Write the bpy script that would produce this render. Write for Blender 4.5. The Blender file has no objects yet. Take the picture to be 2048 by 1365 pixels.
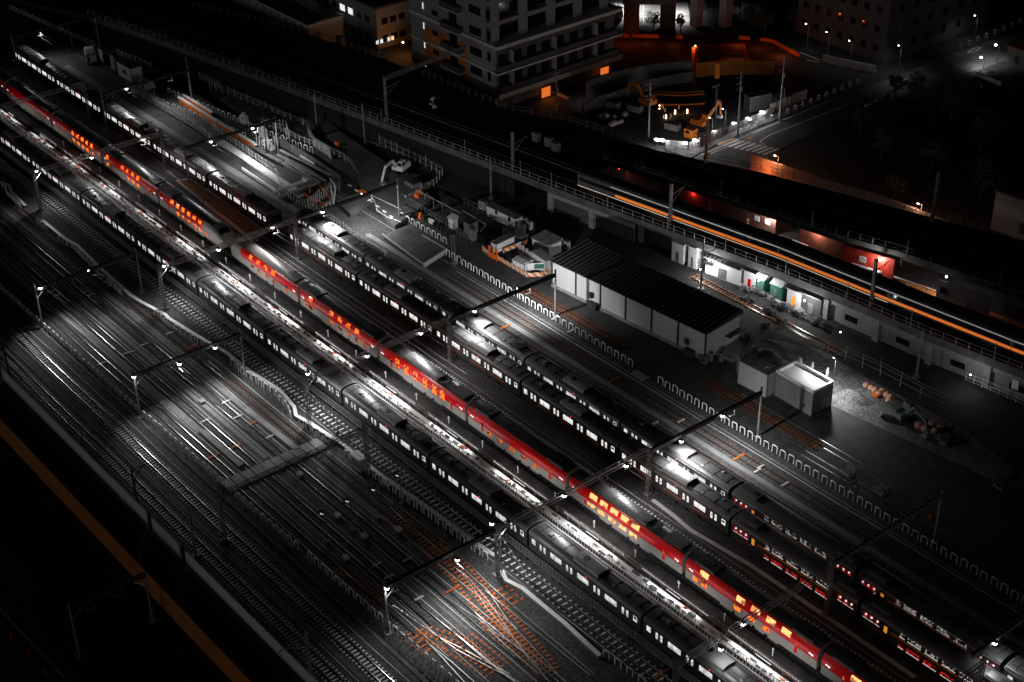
import bpy, math, random
from mathutils import Vector, Matrix
random.seed(7)
R = math.radians
S = bpy.context.scene
COL = S.collection

# ---------------------------------------------------------------- camera
FPX, CX, CY, H = 3124.2, 1024.0, 682.5, 122.5
WX = Vector((0.6319202, 0.39999656, -0.66383704))     # world axes seen in camera axes (right, down, forward)
WY = Vector((0.77482601, -0.34586437, 0.52917151))
WZ = Vector((-0.01793079, -0.84875237, -0.52848642))
cd = bpy.data.cameras.new("camera"); cam = bpy.data.objects.new("camera", cd); COL.objects.link(cam)
cd.sensor_width = 36.0; cd.lens = 36.0 * FPX / 2048.0; cd.clip_start = 1.0; cd.clip_end = 3000.0
cam.matrix_world = Matrix(((WX[0], -WX[1], -WX[2], 0), (WY[0], -WY[1], -WY[2], 0), (WZ[0], -WZ[1], -WZ[2], H), (0, 0, 0, 1)))
S.camera = cam
def at(px, py, z=0.0):                                  # point of the place at height z under a spot of the 2048-wide photograph
    d = Vector((px - CX, py - CY, FPX)); r = Vector((WX.dot(d), WY.dot(d), WZ.dot(d)))
    t = (z - H) / r.z
    return Vector((r.x * t, r.y * t, z))

# ---------------------------------------------------------------- night sky, faint city glow, exposure
w = bpy.data.worlds.new("World"); S.world = w; w.use_nodes = True
bg = w.node_tree.nodes['Background']; bg.inputs[0].default_value = (0.5, 0.5, 0.52, 1); bg.inputs[1].default_value = 0.0022
sun = bpy.data.lights.new("city_glow", 'SUN'); sun.energy = 0.15; sun.angle = R(20); sun.color = (1, .97, .94)
so = bpy.data.objects.new("city_glow", sun); COL.objects.link(so)
so.rotation_euler = Vector((-0.55, 1.0, -0.08)).to_track_quat('-Z', 'Y').to_euler()
S.view_settings.view_transform = 'Standard'; S.view_settings.look = 'None'
S.view_settings.exposure = 0.0; S.view_settings.gamma = 1.0
S.render.engine = 'CYCLES'; S.cycles.use_light_tree = True; S.cycles.max_bounces = 4
S.cycles.sample_clamp_indirect = 3.0
LP = 1.45                                               # yard lamp power factor

# ---------------------------------------------------------------- materials
def mat(name, col, rough=.8, metal=0.0, noise=0.0, nscale=3.0, bump=0.0, bscale=20.0, emit=None, estr=0.0, coat=0.0, stretch=None, detail=4, spec=.5):
    m = bpy.data.materials.new(name); m.use_nodes = True; nt = m.node_tree; b = nt.nodes['Principled BSDF']
    if isinstance(col, (int, float)): col = (col, col, col)
    b.inputs['Base Color'].default_value = (*col, 1); b.inputs['Roughness'].default_value = rough
    b.inputs['Metallic'].default_value = metal; b.inputs['Coat Weight'].default_value = coat
    b.inputs['Specular IOR Level'].default_value = spec
    if noise or bump:
        tc = nt.nodes.new('ShaderNodeTexCoord'); mp = nt.nodes.new('ShaderNodeMapping')
        nt.links.new(tc.outputs['Object'], mp.inputs[0])
        if stretch: mp.inputs['Scale'].default_value = stretch
    if noise:
        n = nt.nodes.new('ShaderNodeTexNoise'); n.inputs['Scale'].default_value = nscale; n.inputs['Detail'].default_value = detail
        n.inputs['Roughness'].default_value = .65
        r = nt.nodes.new('ShaderNodeValToRGB'); r.color_ramp.elements[0].position = .3; r.color_ramp.elements[1].position = .72
        r.color_ramp.elements[0].color = (*[c * (1 - noise) for c in col], 1); r.color_ramp.elements[1].color = (*[min(1, c * (1 + noise)) for c in col], 1)
        nt.links.new(mp.outputs[0], n.inputs[0]); nt.links.new(n.outputs[0], r.inputs[0]); nt.links.new(r.outputs[0], b.inputs['Base Color'])
        rr = nt.nodes.new('ShaderNodeMapRange'); rr.inputs[3].default_value = max(0, rough - .12); rr.inputs[4].default_value = min(1, rough + .12)
        nt.links.new(n.outputs[0], rr.inputs[0]); nt.links.new(rr.outputs[0], b.inputs['Roughness'])
    if bump:
        n2 = nt.nodes.new('ShaderNodeTexNoise'); n2.inputs['Scale'].default_value = bscale; n2.inputs['Detail'].default_value = 3
        bp = nt.nodes.new('ShaderNodeBump'); bp.inputs['Strength'].default_value = bump; bp.inputs['Distance'].default_value = .1
        nt.links.new(mp.outputs[0], n2.inputs[0]); nt.links.new(n2.outputs[0], bp.inputs['Height']); nt.links.new(bp.outputs[0], b.inputs['Normal'])
    if emit:
        b.inputs['Emission Color'].default_value = (*emit, 1); b.inputs['Emission Strength'].default_value = estr
        m.cycles.emission_sampling = 'NONE'
    return m
def gravel(name, lo, hi, scale=3.2, big=.06):
    m = bpy.data.materials.new(name); m.use_nodes = True; nt = m.node_tree; b = nt.nodes['Principled BSDF']; L = nt.links.new
    tc = nt.nodes.new('ShaderNodeTexCoord'); v = nt.nodes.new('ShaderNodeTexVoronoi'); v.inputs['Scale'].default_value = scale
    n = nt.nodes.new('ShaderNodeTexNoise'); n.inputs['Scale'].default_value = big; n.inputs['Detail'].default_value = 8; n.inputs['Roughness'].default_value = .6
    r = nt.nodes.new('ShaderNodeValToRGB'); r.color_ramp.elements[0].color = (*lo, 1); r.color_ramp.elements[1].color = (*hi, 1)
    r.color_ramp.elements[0].position = .15; r.color_ramp.elements[1].position = .95
    sp = nt.nodes.new('ShaderNodeSeparateColor'); mr = nt.nodes.new('ShaderNodeMapRange'); mr.inputs[1].default_value = .3; mr.inputs[2].default_value = .7; mr.inputs[3].default_value = .45; mr.inputs[4].default_value = 1.1
    mx = nt.nodes.new('ShaderNodeMix'); mx.data_type = 'RGBA'; mx.blend_type = 'MULTIPLY'; mx.inputs[0].default_value = 1
    L(tc.outputs['Object'], v.inputs[0]); L(tc.outputs['Object'], n.inputs[0]); L(v.outputs['Color'], sp.inputs[0]); L(sp.outputs[0], r.inputs[0])
    L(n.outputs[0], mr.inputs[0]); L(r.outputs[0], mx.inputs[6]); L(mr.outputs[0], mx.inputs[7]); L(mx.outputs[2], b.inputs['Base Color'])
    bp = nt.nodes.new('ShaderNodeBump'); bp.inputs['Strength'].default_value = .5; bp.inputs['Distance'].default_value = .06
    L(v.outputs['Distance'], bp.inputs['Height']); L(bp.outputs[0], b.inputs['Normal']); b.inputs['Roughness'].default_value = .9
    return m
def window_mat(name, col, strength, dark=.25, scale=1.2, thr=.5, blotch=None):
    """lit glass: the room behind shows as soft light and dark shapes"""
    m = bpy.data.materials.new(name); m.use_nodes = True; nt = m.node_tree; b = nt.nodes['Principled BSDF']; L = nt.links.new
    b.inputs['Base Color'].default_value = (.02, .02, .02, 1); b.inputs['Roughness'].default_value = .1
    tc = nt.nodes.new('ShaderNodeTexCoord'); n = nt.nodes.new('ShaderNodeTexNoise' if not blotch else 'ShaderNodeTexVoronoi')
    n.inputs['Scale'].default_value = scale
    if not blotch: n.inputs['Detail'].default_value = 2
    r = nt.nodes.new('ShaderNodeValToRGB'); e = r.color_ramp.elements
    e[0].position = thr - .12; e[1].position = thr + .1
    e[0].color = (*[c * dark for c in col], 1); e[1].color = (*col, 1)
    geo = nt.nodes.new('ShaderNodeNewGeometry')
    L(geo.outputs['Position'], n.inputs['Vector'])
    if blotch:
        sp = nt.nodes.new('ShaderNodeSeparateColor'); L(n.outputs['Color'], sp.inputs[0]); L(sp.outputs[0], r.inputs[0])
    else: L(n.outputs[0], r.inputs[0])
    L(r.outputs[0], b.inputs['Emission Color']); b.inputs['Emission Strength'].default_value = strength
    m.cycles.emission_sampling = 'NONE'
    return m
M = dict(
 ground=mat('ground_dark', .03, .95, noise=.5, nscale=.4, bump=.3, bscale=3),
 ballast=gravel('ballast', (.03,.03,.03), (.105,.105,.105), 5.5, .09),
 gravel2=gravel('pale_gravel', (.10,.10,.10), (.26,.26,.26), 4, .3),
 asphalt=mat('asphalt', .045, .8, noise=.75, nscale=.5, bump=.25, bscale=14, detail=8),
 asphalt2=mat('worn_asphalt', .085, .75, noise=.5, nscale=.25, bump=.2, bscale=12, detail=9),
 conc=mat('concrete', .26, .85, noise=.3, nscale=.8, bump=.15, bscale=12, detail=8),
 conc_d=mat('old_concrete', .10, .9, noise=.5, nscale=.5, bump=.2, bscale=10, detail=8),
 path=mat('path_concrete', .17, .85, noise=.35, nscale=.9, detail=8),
 pale=mat('pale_concrete', .5, .8, noise=.2, nscale=1.2, detail=8),
 rail=mat('rail_steel', .7, .34, 1.0, noise=.25, nscale=.6),
 deckm=mat('viaduct_asphalt', .03, .9, noise=.4), grime=mat('rail_grime', .012, .9), rust=mat('rust', (.16,.045,.012), .8, noise=.5, nscale=2),
 sleeper=mat('concrete_sleeper', .72, .85, noise=.3, nscale=1.5),
 sleeper_d=mat('dark_sleeper', .09, .9, noise=.5, nscale=1.5),
 wood=mat('orange_sleeper', (.45,.10,.010), .8, noise=.35, nscale=1.2),
 steel=mat('galvanised_steel', .22, .55, .3, noise=.3, nscale=1.5),
 dsteel=mat('dark_steel', .05, .6, .3, noise=.3, nscale=1.5),
 white=mat('white_paint', .8, .5, noise=.08, nscale=2),
 wmetal=mat('white_tube', .8, .4),
 black=mat('black_rubber', .015, .6),
 body=mat('carbody_grey', .075, .38, .3, noise=.25, nscale=.5, stretch=(.3,1,2)),
 bodyl=mat('carbody_trim', .38, .4, .3),
 roof=mat('carriage_roof', .10, .4, .0, noise=.3, nscale=.9, stretch=(.25,1,1), detail=8),
 roofl=mat('cooler_casing', .36, .4, .0, noise=.22, nscale=1.3, detail=8),
 grille=mat('dark_grille', .03, .6),
 red=mat('crimson_paint', (.8,.0,.005), .32, noise=.15, nscale=.7, coat=.0, spec=.22),
 cream=mat('cream_paint', (.33,.31,.29), .45, noise=.12, nscale=.8, stretch=(.3,1,1)),
 redroof=mat('sleeper_roof', .06, .4, noise=.5, nscale=.8, stretch=(.3,1,1), detail=8),
 orange=mat('orange_stripe', (.95,.28,.015), .4, emit=(1,.28,.015), estr=.02),  # faint own glow lifts the stripe, which is no lamp
 orangep=mat('orange_paint', (.9,.16,.01), .5, noise=.2),
 brown=mat('brown_boards', (.17,.06,.015), .85, noise=.6, nscale=2.5, stretch=(.8,.25,1), detail=9),
 win=window_mat('white_lit_glass', (1,1,.98), .78, .45, 1.6, .44),
 winb=window_mat('bright_lit_glass', (1,1,.98), .95, .5, 1.6, .42),
 wino=window_mat('orange_lit_glass', (1,.13,.008), 2.2, .05, 3.0, .36, True),
 wino2=window_mat('warm_lit_glass', (1,.42,.14), 1.9, .22, 1.8, .25, True),
 winod=window_mat('dim_orange_glass', (1,.16,.01), .75, .02, 2.6, .5, True),
 wind=window_mat('dim_seat_glass', (.8,.8,.8), .35, .01, 5.0, .72, True),
 winr=window_mat('red_seat_glass', (.75,.02,.02), .5, .03, 3.4, .45, True),
 sill=mat('lit_sill', .7, .5, emit=(1,1,1), estr=.55),  # sill glows by itself to look lit from the window
 spot=mat('white_spot', .8, .5, emit=(1,1,1), estr=.9),
 odoor=mat('orange_pane', (.9,.3,.03), .5, emit=(1,.36,.04), estr=.6),
 lamp=mat('lamp_glass', .9, .3, emit=(1,1,1), estr=14.0),
 lampo=mat('orange_lamp_glass', .9, .3, emit=(1,.55,.28), estr=10.0),
 redlamp=mat('red_lamp_glass', .3, .3, emit=(1,.02,.02), estr=2.0),
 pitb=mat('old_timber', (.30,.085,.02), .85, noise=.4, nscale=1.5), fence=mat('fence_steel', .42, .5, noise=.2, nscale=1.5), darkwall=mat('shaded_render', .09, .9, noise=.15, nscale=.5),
 leaf=mat('leaves', (.055,.055,.05), .7, noise=.6, nscale=4), bark=mat('bark', .06, .9),
 garage=mat('garage_glow', .5, .6, emit=(1,.2,.025), estr=.75),

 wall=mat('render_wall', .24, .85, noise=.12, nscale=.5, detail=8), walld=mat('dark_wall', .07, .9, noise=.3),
 cladding=mat('metal_cladding', .62, .6, .1, noise=.12, nscale=.4, bump=.6, bscale=9, stretch=(1,1,.02)),
 shedroof=mat('ribbed_roof', .04, .5, .2, noise=.4),
 green=mat('green_panel', (.04,.15,.11), .6), yellow=mat('orange_machine', (.55,.15,.008), .45, noise=.15, nscale=1),
 glass=mat('dark_glass', .012, .08), bag=mat('sack_cloth', (.62,.34,.24), .85, noise=.3, nscale=3, bump=.5, bscale=5),
 blackwall=mat('sooty_wall', .008, .95), rail2=mat('dull_rail', .5, .55, 1.0), orangewall=mat('orange_wall', (.46,.15,.03), .85, noise=.25, nscale=.3),  # near-black and orange tones carry darkness and orange lamp light in the colour
 board=mat('white_board', .75, .6, noise=.1),
)

# ---------------------------------------------------------------- mesh helpers
class MB:
    def __init__(s): s.v, s.f, s.mi, s.m = [], [], [], 0
    def add(s, vs, fs):
        b = len(s.v); s.v += [tuple(p) for p in vs]
        for f in fs: s.f.append([b + i for i in f]); s.mi.append(s.m)
        return s
    def box(s, x0, x1, y0, y1, z0, z1):
        return s.add([(x0,y0,z0),(x1,y0,z0),(x1,y1,z0),(x0,y1,z0),(x0,y0,z1),(x1,y0,z1),(x1,y1,z1),(x0,y1,z1)],
                     [(0,3,2,1),(4,5,6,7),(0,1,5,4),(1,2,6,5),(2,3,7,6),(3,0,4,7)])
    def beam(s, p, q, w_, h_, up=(0,0,1)):             # box section from p to q
        p, q = Vector(p), Vector(q); d = q - p
        if d.length < 1e-6: return s
        d.normalize(); u = Vector(up)
        if abs(d.dot(u)) > .98: u = Vector((1,0,0))
        a = d.cross(u).normalized() * (w_ / 2); b = a.cross(d).normalized() * (h_ / 2)
        vs = [c + i * a + j * b for c in (p, q) for i, j in ((-1,-1),(1,-1),(1,1),(-1,1))]
        return s.add(vs, [(0,1,2,3),(7,6,5,4),(0,4,5,1),(1,5,6,2),(2,6,7,3),(3,7,4,0)])
    def tube(s, p, q, r, n=6, r2=None):
        p, q = Vector(p), Vector(q); d = (q - p)
        if d.length < 1e-6: return s
        d.normalize(); u = Vector((0,0,1)) if abs(d.z) < .95 else Vector((1,0,0))
        a = d.cross(u).normalized(); b = a.cross(d); r2 = r if r2 is None else r2; vs = []
        for c, rr in ((p, r), (q, r2)):
            for i in range(n):
                t = 2 * math.pi * i / n; vs.append(c + a * math.cos(t) * rr + b * math.sin(t) * rr)
        fs = [(i, (i+1) % n, n + (i+1) % n, n + i) for i in range(n)] + [tuple(range(n))[::-1], tuple(range(n, 2*n))]
        return s.add(vs, fs)
    def pipe(s, pts, r, n=6):
        for a, b in zip(pts, pts[1:]): s.tube(a, b, r, n)
        return s
    def prism(s, prof, x0, x1):                         # (y, z) outline pushed along x
        n = len(prof); vs = [(x0, y, z) for y, z in prof] + [(x1, y, z) for y, z in prof]
        return s.add(vs, [(i, i+n, (i+1) % n + n, (i+1) % n) for i in range(n)] + [tuple(range(n)), tuple(range(2*n-1, n-1, -1))])
    def shell(s, prof, x0, x1):                         # the same, open along the profile
        n = len(prof); vs = [(x0, y, z) for y, z in prof] + [(x1, y, z) for y, z in prof]
        return s.add(vs, [(i, i+n, i+1+n, i+1) for i in range(n-1)])
    def poly(s, pts, z0, z1):                           # outline (x, y) lifted from z0 to z1
        n = len(pts); vs = [(p[0], p[1], z0) for p in pts] + [(p[0], p[1], z1) for p in pts]
        return s.add(vs, [(i, (i+1) % n, (i+1) % n + n, i+n) for i in range(n)] + [tuple(range(n))[::-1], tuple(range(n, 2*n))])
    def ribbon(s, pts, w_, z0, z1):                     # a strip of width w_ along the points, sides down to z0
        L_, R_ = [], []
        for i, p in enumerate(pts):
            a = Vector(pts[max(0, i-1)]); b = Vector(pts[min(len(pts)-1, i+1)]); d = (b - a); d.z = 0; d.normalize()
            nrm = Vector((-d.y, d.x, 0)) * (w_ / 2); L_.append(Vector(p) + nrm); R_.append(Vector(p) - nrm)
        for i in range(len(pts)-1):
            vs = []
            for z in (z0, z1): vs += [(R_[i].x, R_[i].y, z), (R_[i+1].x, R_[i+1].y, z), (L_[i+1].x, L_[i+1].y, z), (L_[i].x, L_[i].y, z)]
            s.add(vs, [(4,5,6,7),(0,1,5,4),(2,3,7,6),(3,0,4,7),(1,2,6,5)])
        return s
    def quad(s, a, b, c, d): return s.add([a,b,c,d], [(0,1,2,3)])
    def sphere(s, c, r, n=8, k=5, sq=1.0):
        c = Vector(c); vs = []; fs = []
        for j in range(k+1):
            t = math.pi * j / k
            for i in range(n):
                p = 2 * math.pi * i / n; vs.append(c + Vector((r*math.sin(t)*math.cos(p), r*math.sin(t)*math.sin(p), r*sq*math.cos(t))))
        for j in range(k):
            for i in range(n): fs.append((j*n+i, (j+1)*n+i, (j+1)*n+(i+1) % n, j*n+(i+1) % n))
        return s.add(vs, fs)
    def mesh(s, name, mats):
        me = bpy.data.meshes.new(name); me.from_pydata(s.v, [], s.f)
        for m in (mats if isinstance(mats, (list, tuple)) else [mats]): me.materials.append(m)
        if isinstance(mats, (list, tuple)) and len(mats) > 1: me.polygons.foreach_set('material_index', s.mi)
        me.update(); return me
    def build(s, name, mats, parent=None, loc=None):
        o = bpy.data.objects.new(name, s.mesh(name, mats)); COL.objects.link(o)
        if parent: o.parent = parent
        if loc is not None: o.location = loc
        return o
def smooth(o, ang=35):
    for p in o.data.polygons: p.use_smooth = True
    try: o.data.set_sharp_from_angle(angle=R(ang))
    except Exception: pass
    return o
def tag(o, label, cat, group=None, kind=None):
    o['label'] = label; o['category'] = cat
    if group: o['group'] = group
    if kind: o['kind'] = kind
    return o
def struct(o): o['kind'] = 'structure'; return o
def thing(name, label, cat, loc=(0,0,0), rz=0, group=None):
    o = bpy.data.objects.new(name, None); o.empty_display_size = .3; COL.objects.link(o)
    o.location = loc; o.rotation_euler = (0, 0, rz); return tag(o, label, cat, group)
def inst(name, me, parent=None, loc=(0,0,0), rz=0):
    o = bpy.data.objects.new(name, me); COL.objects.link(o); o.location = loc; o.rotation_euler = (0,0,rz)
    if parent: o.parent = parent
    return o
KIDS = {}
def kids(o):
    if o.name not in KIDS: KIDS[o.name] = list(o.children)
    return KIDS[o.name]
def dup(root, loc, rz=0.0, label=None, scale=None):
    def cp(o, par):
        c = o.copy(); COL.objects.link(c); c.parent = par
        for k in kids(o): cp(k, c)
        return c
    r = cp(root, None); r.location = loc; r.rotation_euler = (0,0,rz)
    if label: r['label'] = label
    if scale: r.scale = scale
    return r
ORD = ['first','second','third','fourth','fifth','sixth','seventh','eighth','ninth','tenth','eleventh','twelfth','thirteenth','fourteenth','fifteenth','sixteenth','seventeenth','eighteenth','nineteenth','twentieth']
def light(kind, loc, power, parent=None, col=(1,1,1), spot=150, blend=.6, rad=.12, aim=None, size=None):
    l = bpy.data.lights.new('lamp_light', kind); l.energy = power; l.color = col
    o = bpy.data.objects.new('lamp_light', l); COL.objects.link(o); o.location = loc
    if kind == 'SPOT': l.spot_size = R(spot); l.spot_blend = blend
    if kind in ('SPOT', 'POINT'): l.shadow_soft_size = rad
    if kind == 'AREA': l.shape = 'RECTANGLE'; l.size, l.size_y = size
    if aim is not None: o.rotation_euler = Vector(aim).to_track_quat('-Z', 'Y').to_euler()
    if parent: o.parent = parent
    return o
# ================================================================ GROUND
struct(MB().box(-900, 300, 55.75, 900, -3.2, -.012).build('ground', M['ground']))
struct(MB().box(-900, 300, -90, 55.74, -3.4, -2.8).build('ground', M['ground']))
struct(MB().box(-420, 60, 69.9, 131.0, -.4, 0).build('ballast_bed', M['ballast']))
struct(MB().box(-420, 60, 60.9, 69.9, -.4, -.004).build('ballast_bed', M['ballast']))
struct(MB().box(-420, 60, 132.0, 140, -.3, .004).build('road', M['asphalt']))
struct(MB().poly([(-420,140),(-420,148),(-300,128.4),(-300,120),(-206,120.6),(-206,131.6),(-195,132),(-195,140)], -.3, .006).build('road', M['asphalt']) )
struct(MB().box(-131, 60, 140.02, 147.2, -.3, .008).build('pavement', M['asphalt']))
struct(MB().poly([at(1640,800)[:2], at(1560,690)[:2], at(1500,670)[:2], at(1640,700)[:2], at(1740,760)[:2], at(1930,860)[:2], at(2048,960)[:2], at(2048,990)[:2]], -.3, .016).build('gravel_ground', M['gravel2']))

def path(pts, w_, name='path', m='path', z=.03):
    return struct(MB().ribbon([Vector((p[0], p[1], z)) for p in pts], w_, -.1, z).build(name, M[m]))
path([(-300,65.35),(-60,65.6)], .55, m='conc_d')
path([at(60,580), (-193.8,75.4)], .8); path([(-193.8,75.4), (-163.4,75.5)], .75)
path([(-300,79.2), (-191.9,79.28), (-152.5,79.28)], .62); path([(-138.5,79.3), (-60,79.3)], .3, m='conc_d')
path([(-300,83.2), (-163.7,83.2)], .7); path([(-146,83.2),(-132,83.3)], .4)
path([(-300,75.4), at(60,580)], .7)
path([(-145,75.5),(-60,75.5)], .3, m='conc_d')
path([(-340,125.4), (-262,125.4)], .4, m='conc_d')
path([(-196,125.7), (-175,125.7), (-150,125.6), (-60,125.2), (-40,125)], .95)
path([(-300,120.9),(-262,121.1),(-228,121.3),(-204,121.3)], 1.3)
path([(-340,130.0),(-60,129.9)], .25)
path([at(750,545), at(895,640), at(905,660), at(945,680), at(1085,780)], .35)
path([at(1085,780),at(1085,790), at(1110,785), at(1230,890), at(1290,925), at(1330,945)], .7)
path([at(1305,1000), at(1345,1030), at(1380,1060), at(1500,1130), at(1640,1225), at(1830,1355)], .6, m='pale')
path([at(640,520), at(700,560), at(730,578)], .9)
path([at(365,205), at(430,260), at(560,350)], .5, m='conc_d')
path([at(225,262), at(270,290), at(300,310), at(345,350)], .5)

# shallow concrete ramps at the ends of the cleaning paths
def ramp(pts, label):
    o = MB().poly([at(*p)[:2] for p in pts], -.1, .32).build('loading_ramp', M['conc']); tag(o, label, 'ramp')
ramp([(397,865),(412,863),(489,932),(478,937)], 'pale concrete ramp pad between the first two yard tracks, the lower of two')
ramp([(487,823),(497,817),(600,900),(588,903)], 'pale concrete ramp pad beyond the second yard track, the upper of two')
ramp([(1080,790),(1092,784),(1102,795),(1095,800)], 'small pale concrete slab at the bend of the narrow path')

# ================================================================ TRACKS
def sleeper_mesh(key, l=2.1, w_=.24):
    return MB().box(-w_/2, w_/2, -l/2, l/2, -.06, .05).mesh('sleeper', M[key])
SL = {k: sleeper_mesh(k) for k in ('sleeper', 'sleeper_d', 'pitb')}
SL['wood'] = MB().box(-.13,.13,-.40,.40,-.06,.05).box(-.13,.13,-1.05,-.72,-.06,.04).box(-.13,.13,.72,1.05,-.06,.045).mesh('sleeper', M['wood'])
NTR = [0]
def track(y, x0, x1, label, sl='sleeper_d', pitch=.62, many=None, rm='rail', z=0.0, sx=None, group=None):
    t = thing('railway_track', label, 'railway track', (0, y, z), 0, group)
    for s in (-1, 1):
        b = MB(); b.m = 0; b.box(x0, x1, s*.567-.04, s*.567+.04, .125, .17); b.m = 1; b.box(x0, x1, s*.567-.028, s*.567+.028, .075, .1245)
        b.box(x0, x1, s*.567-.17, s*.567+.17, .0, .0745); b.build('rail', [M[rm], M['grime']], t)
    n = int((x1 - x0) / pitch)
    xs = [x0 + i * pitch for i in range(n)]
    near = xs
    if sx is not None:
        near = [x for x in xs if sx[0] < x < sx[1]][:100]
        for x in near: inst('sleeper', SL[sl], t, (x + random.uniform(-.03,.03), random.uniform(-.03,.03), random.uniform(-.012, .004)))
        rest = [x for x in xs if x not in set(near)]
    else: rest = xs
    b = MB()
    for x in rest: b.box(x-.12, x+.12, -1.05, 1.05, -.06, .045 + random.uniform(-.03, .005) - (.0 if sl != 'sleeper_d' else .012))
    o = b.build('sleeper', M[sl], t); o['kind'] = 'stuff'
    return t
GT = 'parallel tracks of the yard'
track(63.2, -330, -20, 'outermost track, running along the ribbed panel fence', 'sleeper', sx=(-165,-110))
track(67.3, -330, -20, 'lone track with shiny rails between cable trough and hoop row', 'sleeper', sx=(-196,-140))
track(73.6, -330, -112, 'first yard track beside the lower white hoop row')
track(77.1, -330, -112, 'second yard track, between the two nearest cleaning paths')
track(81.1, -330, -60, 'third yard track, between the two farther cleaning paths')
track(85.1, -330, -126, 'fourth yard track, next to the winding white trough', rm='rust')
track(90.6, -330, -20, 'clear track with pale ladder-like sleepers beside the raised inspection walkway', 'sleeper', .95, sx=(-180,-108), rm='rail')
track(94.6, -330, -20, 'track under the white-windowed train by the inspection walkway')
track(105.25, -330, -20, 'track under the crimson and cream sleeper train')
track(109.1, -330, -20, 'empty track just beyond the crimson train', 'sleeper', .62, sx=(-200,-140))
track(114.65, -330, -20, 'track under the grey trains beyond the open middle strip')
track(118.65, -202, -20, 'track under the farther of the two adjoining grey trains')
track(123.35, -204, -20, 'rusty-railed track right behind the farthest grey train', rm='rust')
track(127.35, -176, -20, 'empty rusty track beside the long white hoop row', rm='rust', sx=(-176,-118))
track(156.6, -150, -119, 'brown-sleepered track in front of the lit houses under the viaduct', 'pitb', .75, rm='rail', z=.02)
for x0, x1, y, lb in ((-164,-141,134.1,'sunken rusty track in the road before the big shed'), (-128,-106,136.6,'short rusty track stub beside the gravel near the small cabins'), (-262,-236,141.2,'rusty track stub beyond the upper hoop rows')):
    track(y, x0, x1, lb, 'pitb', .7, rm='rust')
# orange timber fields under the switches (curved rails come from their own polylines)
def switch(name, label, rails, bands, shiny=True):
    t = thing('railway_switch', label, 'railway switch', (0,0,0))
    for pts in rails:
        P = [at(*p, .2) for p in pts]; b = MB()
        for a, c in zip(P, P[1:]): b.beam((a.x,a.y,.165), (c.x,c.y,.165), .07, .05)
        b.build('rail', M['rail2'] if shiny else M['rust'], t)
    for (p, q, n, l0, l1) in bands:
        a, c = at(*p), at(*q); d = (c - a).normalized(); k = max(2, int((c-a).length / .64))
        for i in range(k):
            f = i / max(1, k-1); m_ = a.lerp(c, f); L_ = l0 + (l1 - l0) * f + random.uniform(-.12, .12)
            o = inst('sleeper', SL['wood'], t, (m_.x, m_.y, .012 + random.uniform(0,.008)), math.atan2(d.y, d.x)); o.scale = (1.1, L_ / 2.1, 1)
    return t
switch('a', 'long orange-timbered switch fanning out beside the lower hoops and white trough',
  [[(780,1015),(866,1090),(916,1132),(975,1200),(1010,1250),(1058,1320),(1100,1365)],
   [(795,1010),(890,1085),(940,1130),(980,1170),(1060,1240),(1120,1290),(1190,1350)],
   [(905,1130),(935,1160),(975,1218),(1030,1280),(1080,1340),(1095,1360)],
   [(935,1145),(975,1180),(1015,1240),(1048,1275),(1100,1330),(1130,1365)],
   [(885,1190),(960,1240),(1010,1290),(1080,1350)], [(950,1225),(990,1265),(1030,1290),(1054,1310)],
   [(970,1180),(1030,1230),(1100,1285),(1180,1350)]],
  [((790,1035),(875,1105),20,2.4,2.9), ((866,1096),(925,1150),16,2.9,3.4), ((925,1150),(1000,1242),22,3.2,3.8), ((1000,1242),(1095,1345),24,4.2,3.2), ((975,1240),(1060,1318),18,2.4,2.4), ((1000,1180),(1030,1206),7,2.2,2.4)])
switch('b', 'pair of orange-timbered points where the two nearest yard tracks join at the bottom',
  [[(840,1210),(900,1258),(960,1310),(1010,1350),(1030,1365)], [(784,1210),(860,1262),(915,1300),(975,1332),(1040,1365)],
   [(800,1200),(874,1272),(930,1300),(985,1330),(1020,1348)], [(870,1235),(940,1290),(1000,1340),(1030,1362)],
   [(850,1280),(880,1310),(930,1365)], [(862,1290),(905,1325),(950,1365)]],
  [((820,1268),(858,1300),8,2.2,2.6), ((842,1262),(900,1285),11,2.2,3.0), ((900,1285),(985,1345),17,3.2,2.6), ((930,1278),(1000,1336),15,2.6,2.6)])
switch('c', 'dim orange-timbered points beside the lower hoop row', [[(640,1100),(700,1150),(770,1215)], [(650,1092),(715,1145),(785,1208)]],
  [((676,1140),(760,1200),18,2.2,2.2)], False)
# isolated orange timbers and white blocks among the yard tracks
def bars(pts, m, nm, label, cat, l=2.2, w_=.3, h=.07):
    for i, p in enumerate(pts):
        c = at(*p); o = inst(nm, MB().box(-w_/2, w_/2, -l/2, l/2, .0, h).mesh(nm, M[m]), None, (c.x, c.y, .06)); tag(o, label, cat, label)
bars([(216,563),(178,583),(133,605),(385,695),(340,720),(296,738),(512,845),(426,914),(470,895),(1010,655),(1228,760),(1478,915),(905,1180),(1322,1349)], 'wood', 'timber_tie', 'lone orange timber laid across a yard track', 'track timber')
bars([(118,590),(182,591),(222,572),(340,668),(290,690),(252,708),(205,728),(262,706),(452,805),(476,835),(410,843),(540,875),(1110,637),(1142,663),(1362,843),(1310,848),(1521,935),(1515,943),(1570,970),(815,1120),(755,1130),(778,1155),(838,1198)], 'pale', 'cable_block', 'small white concrete cable block across a yard track', 'cable block', 1.3, .3, .1)
# crossing panels
FC = thing('foot_crossing', 'row of flat grey panels laid as a foot crossing over the yard tracks', 'foot crossing')
for i in range(10):
    y = 72.4 + i * 1.52
    MB().box(-151.6, -148.8, y-.68, y+.68, .12, .24).build('crossing_panel', M['conc'], FC)

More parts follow.
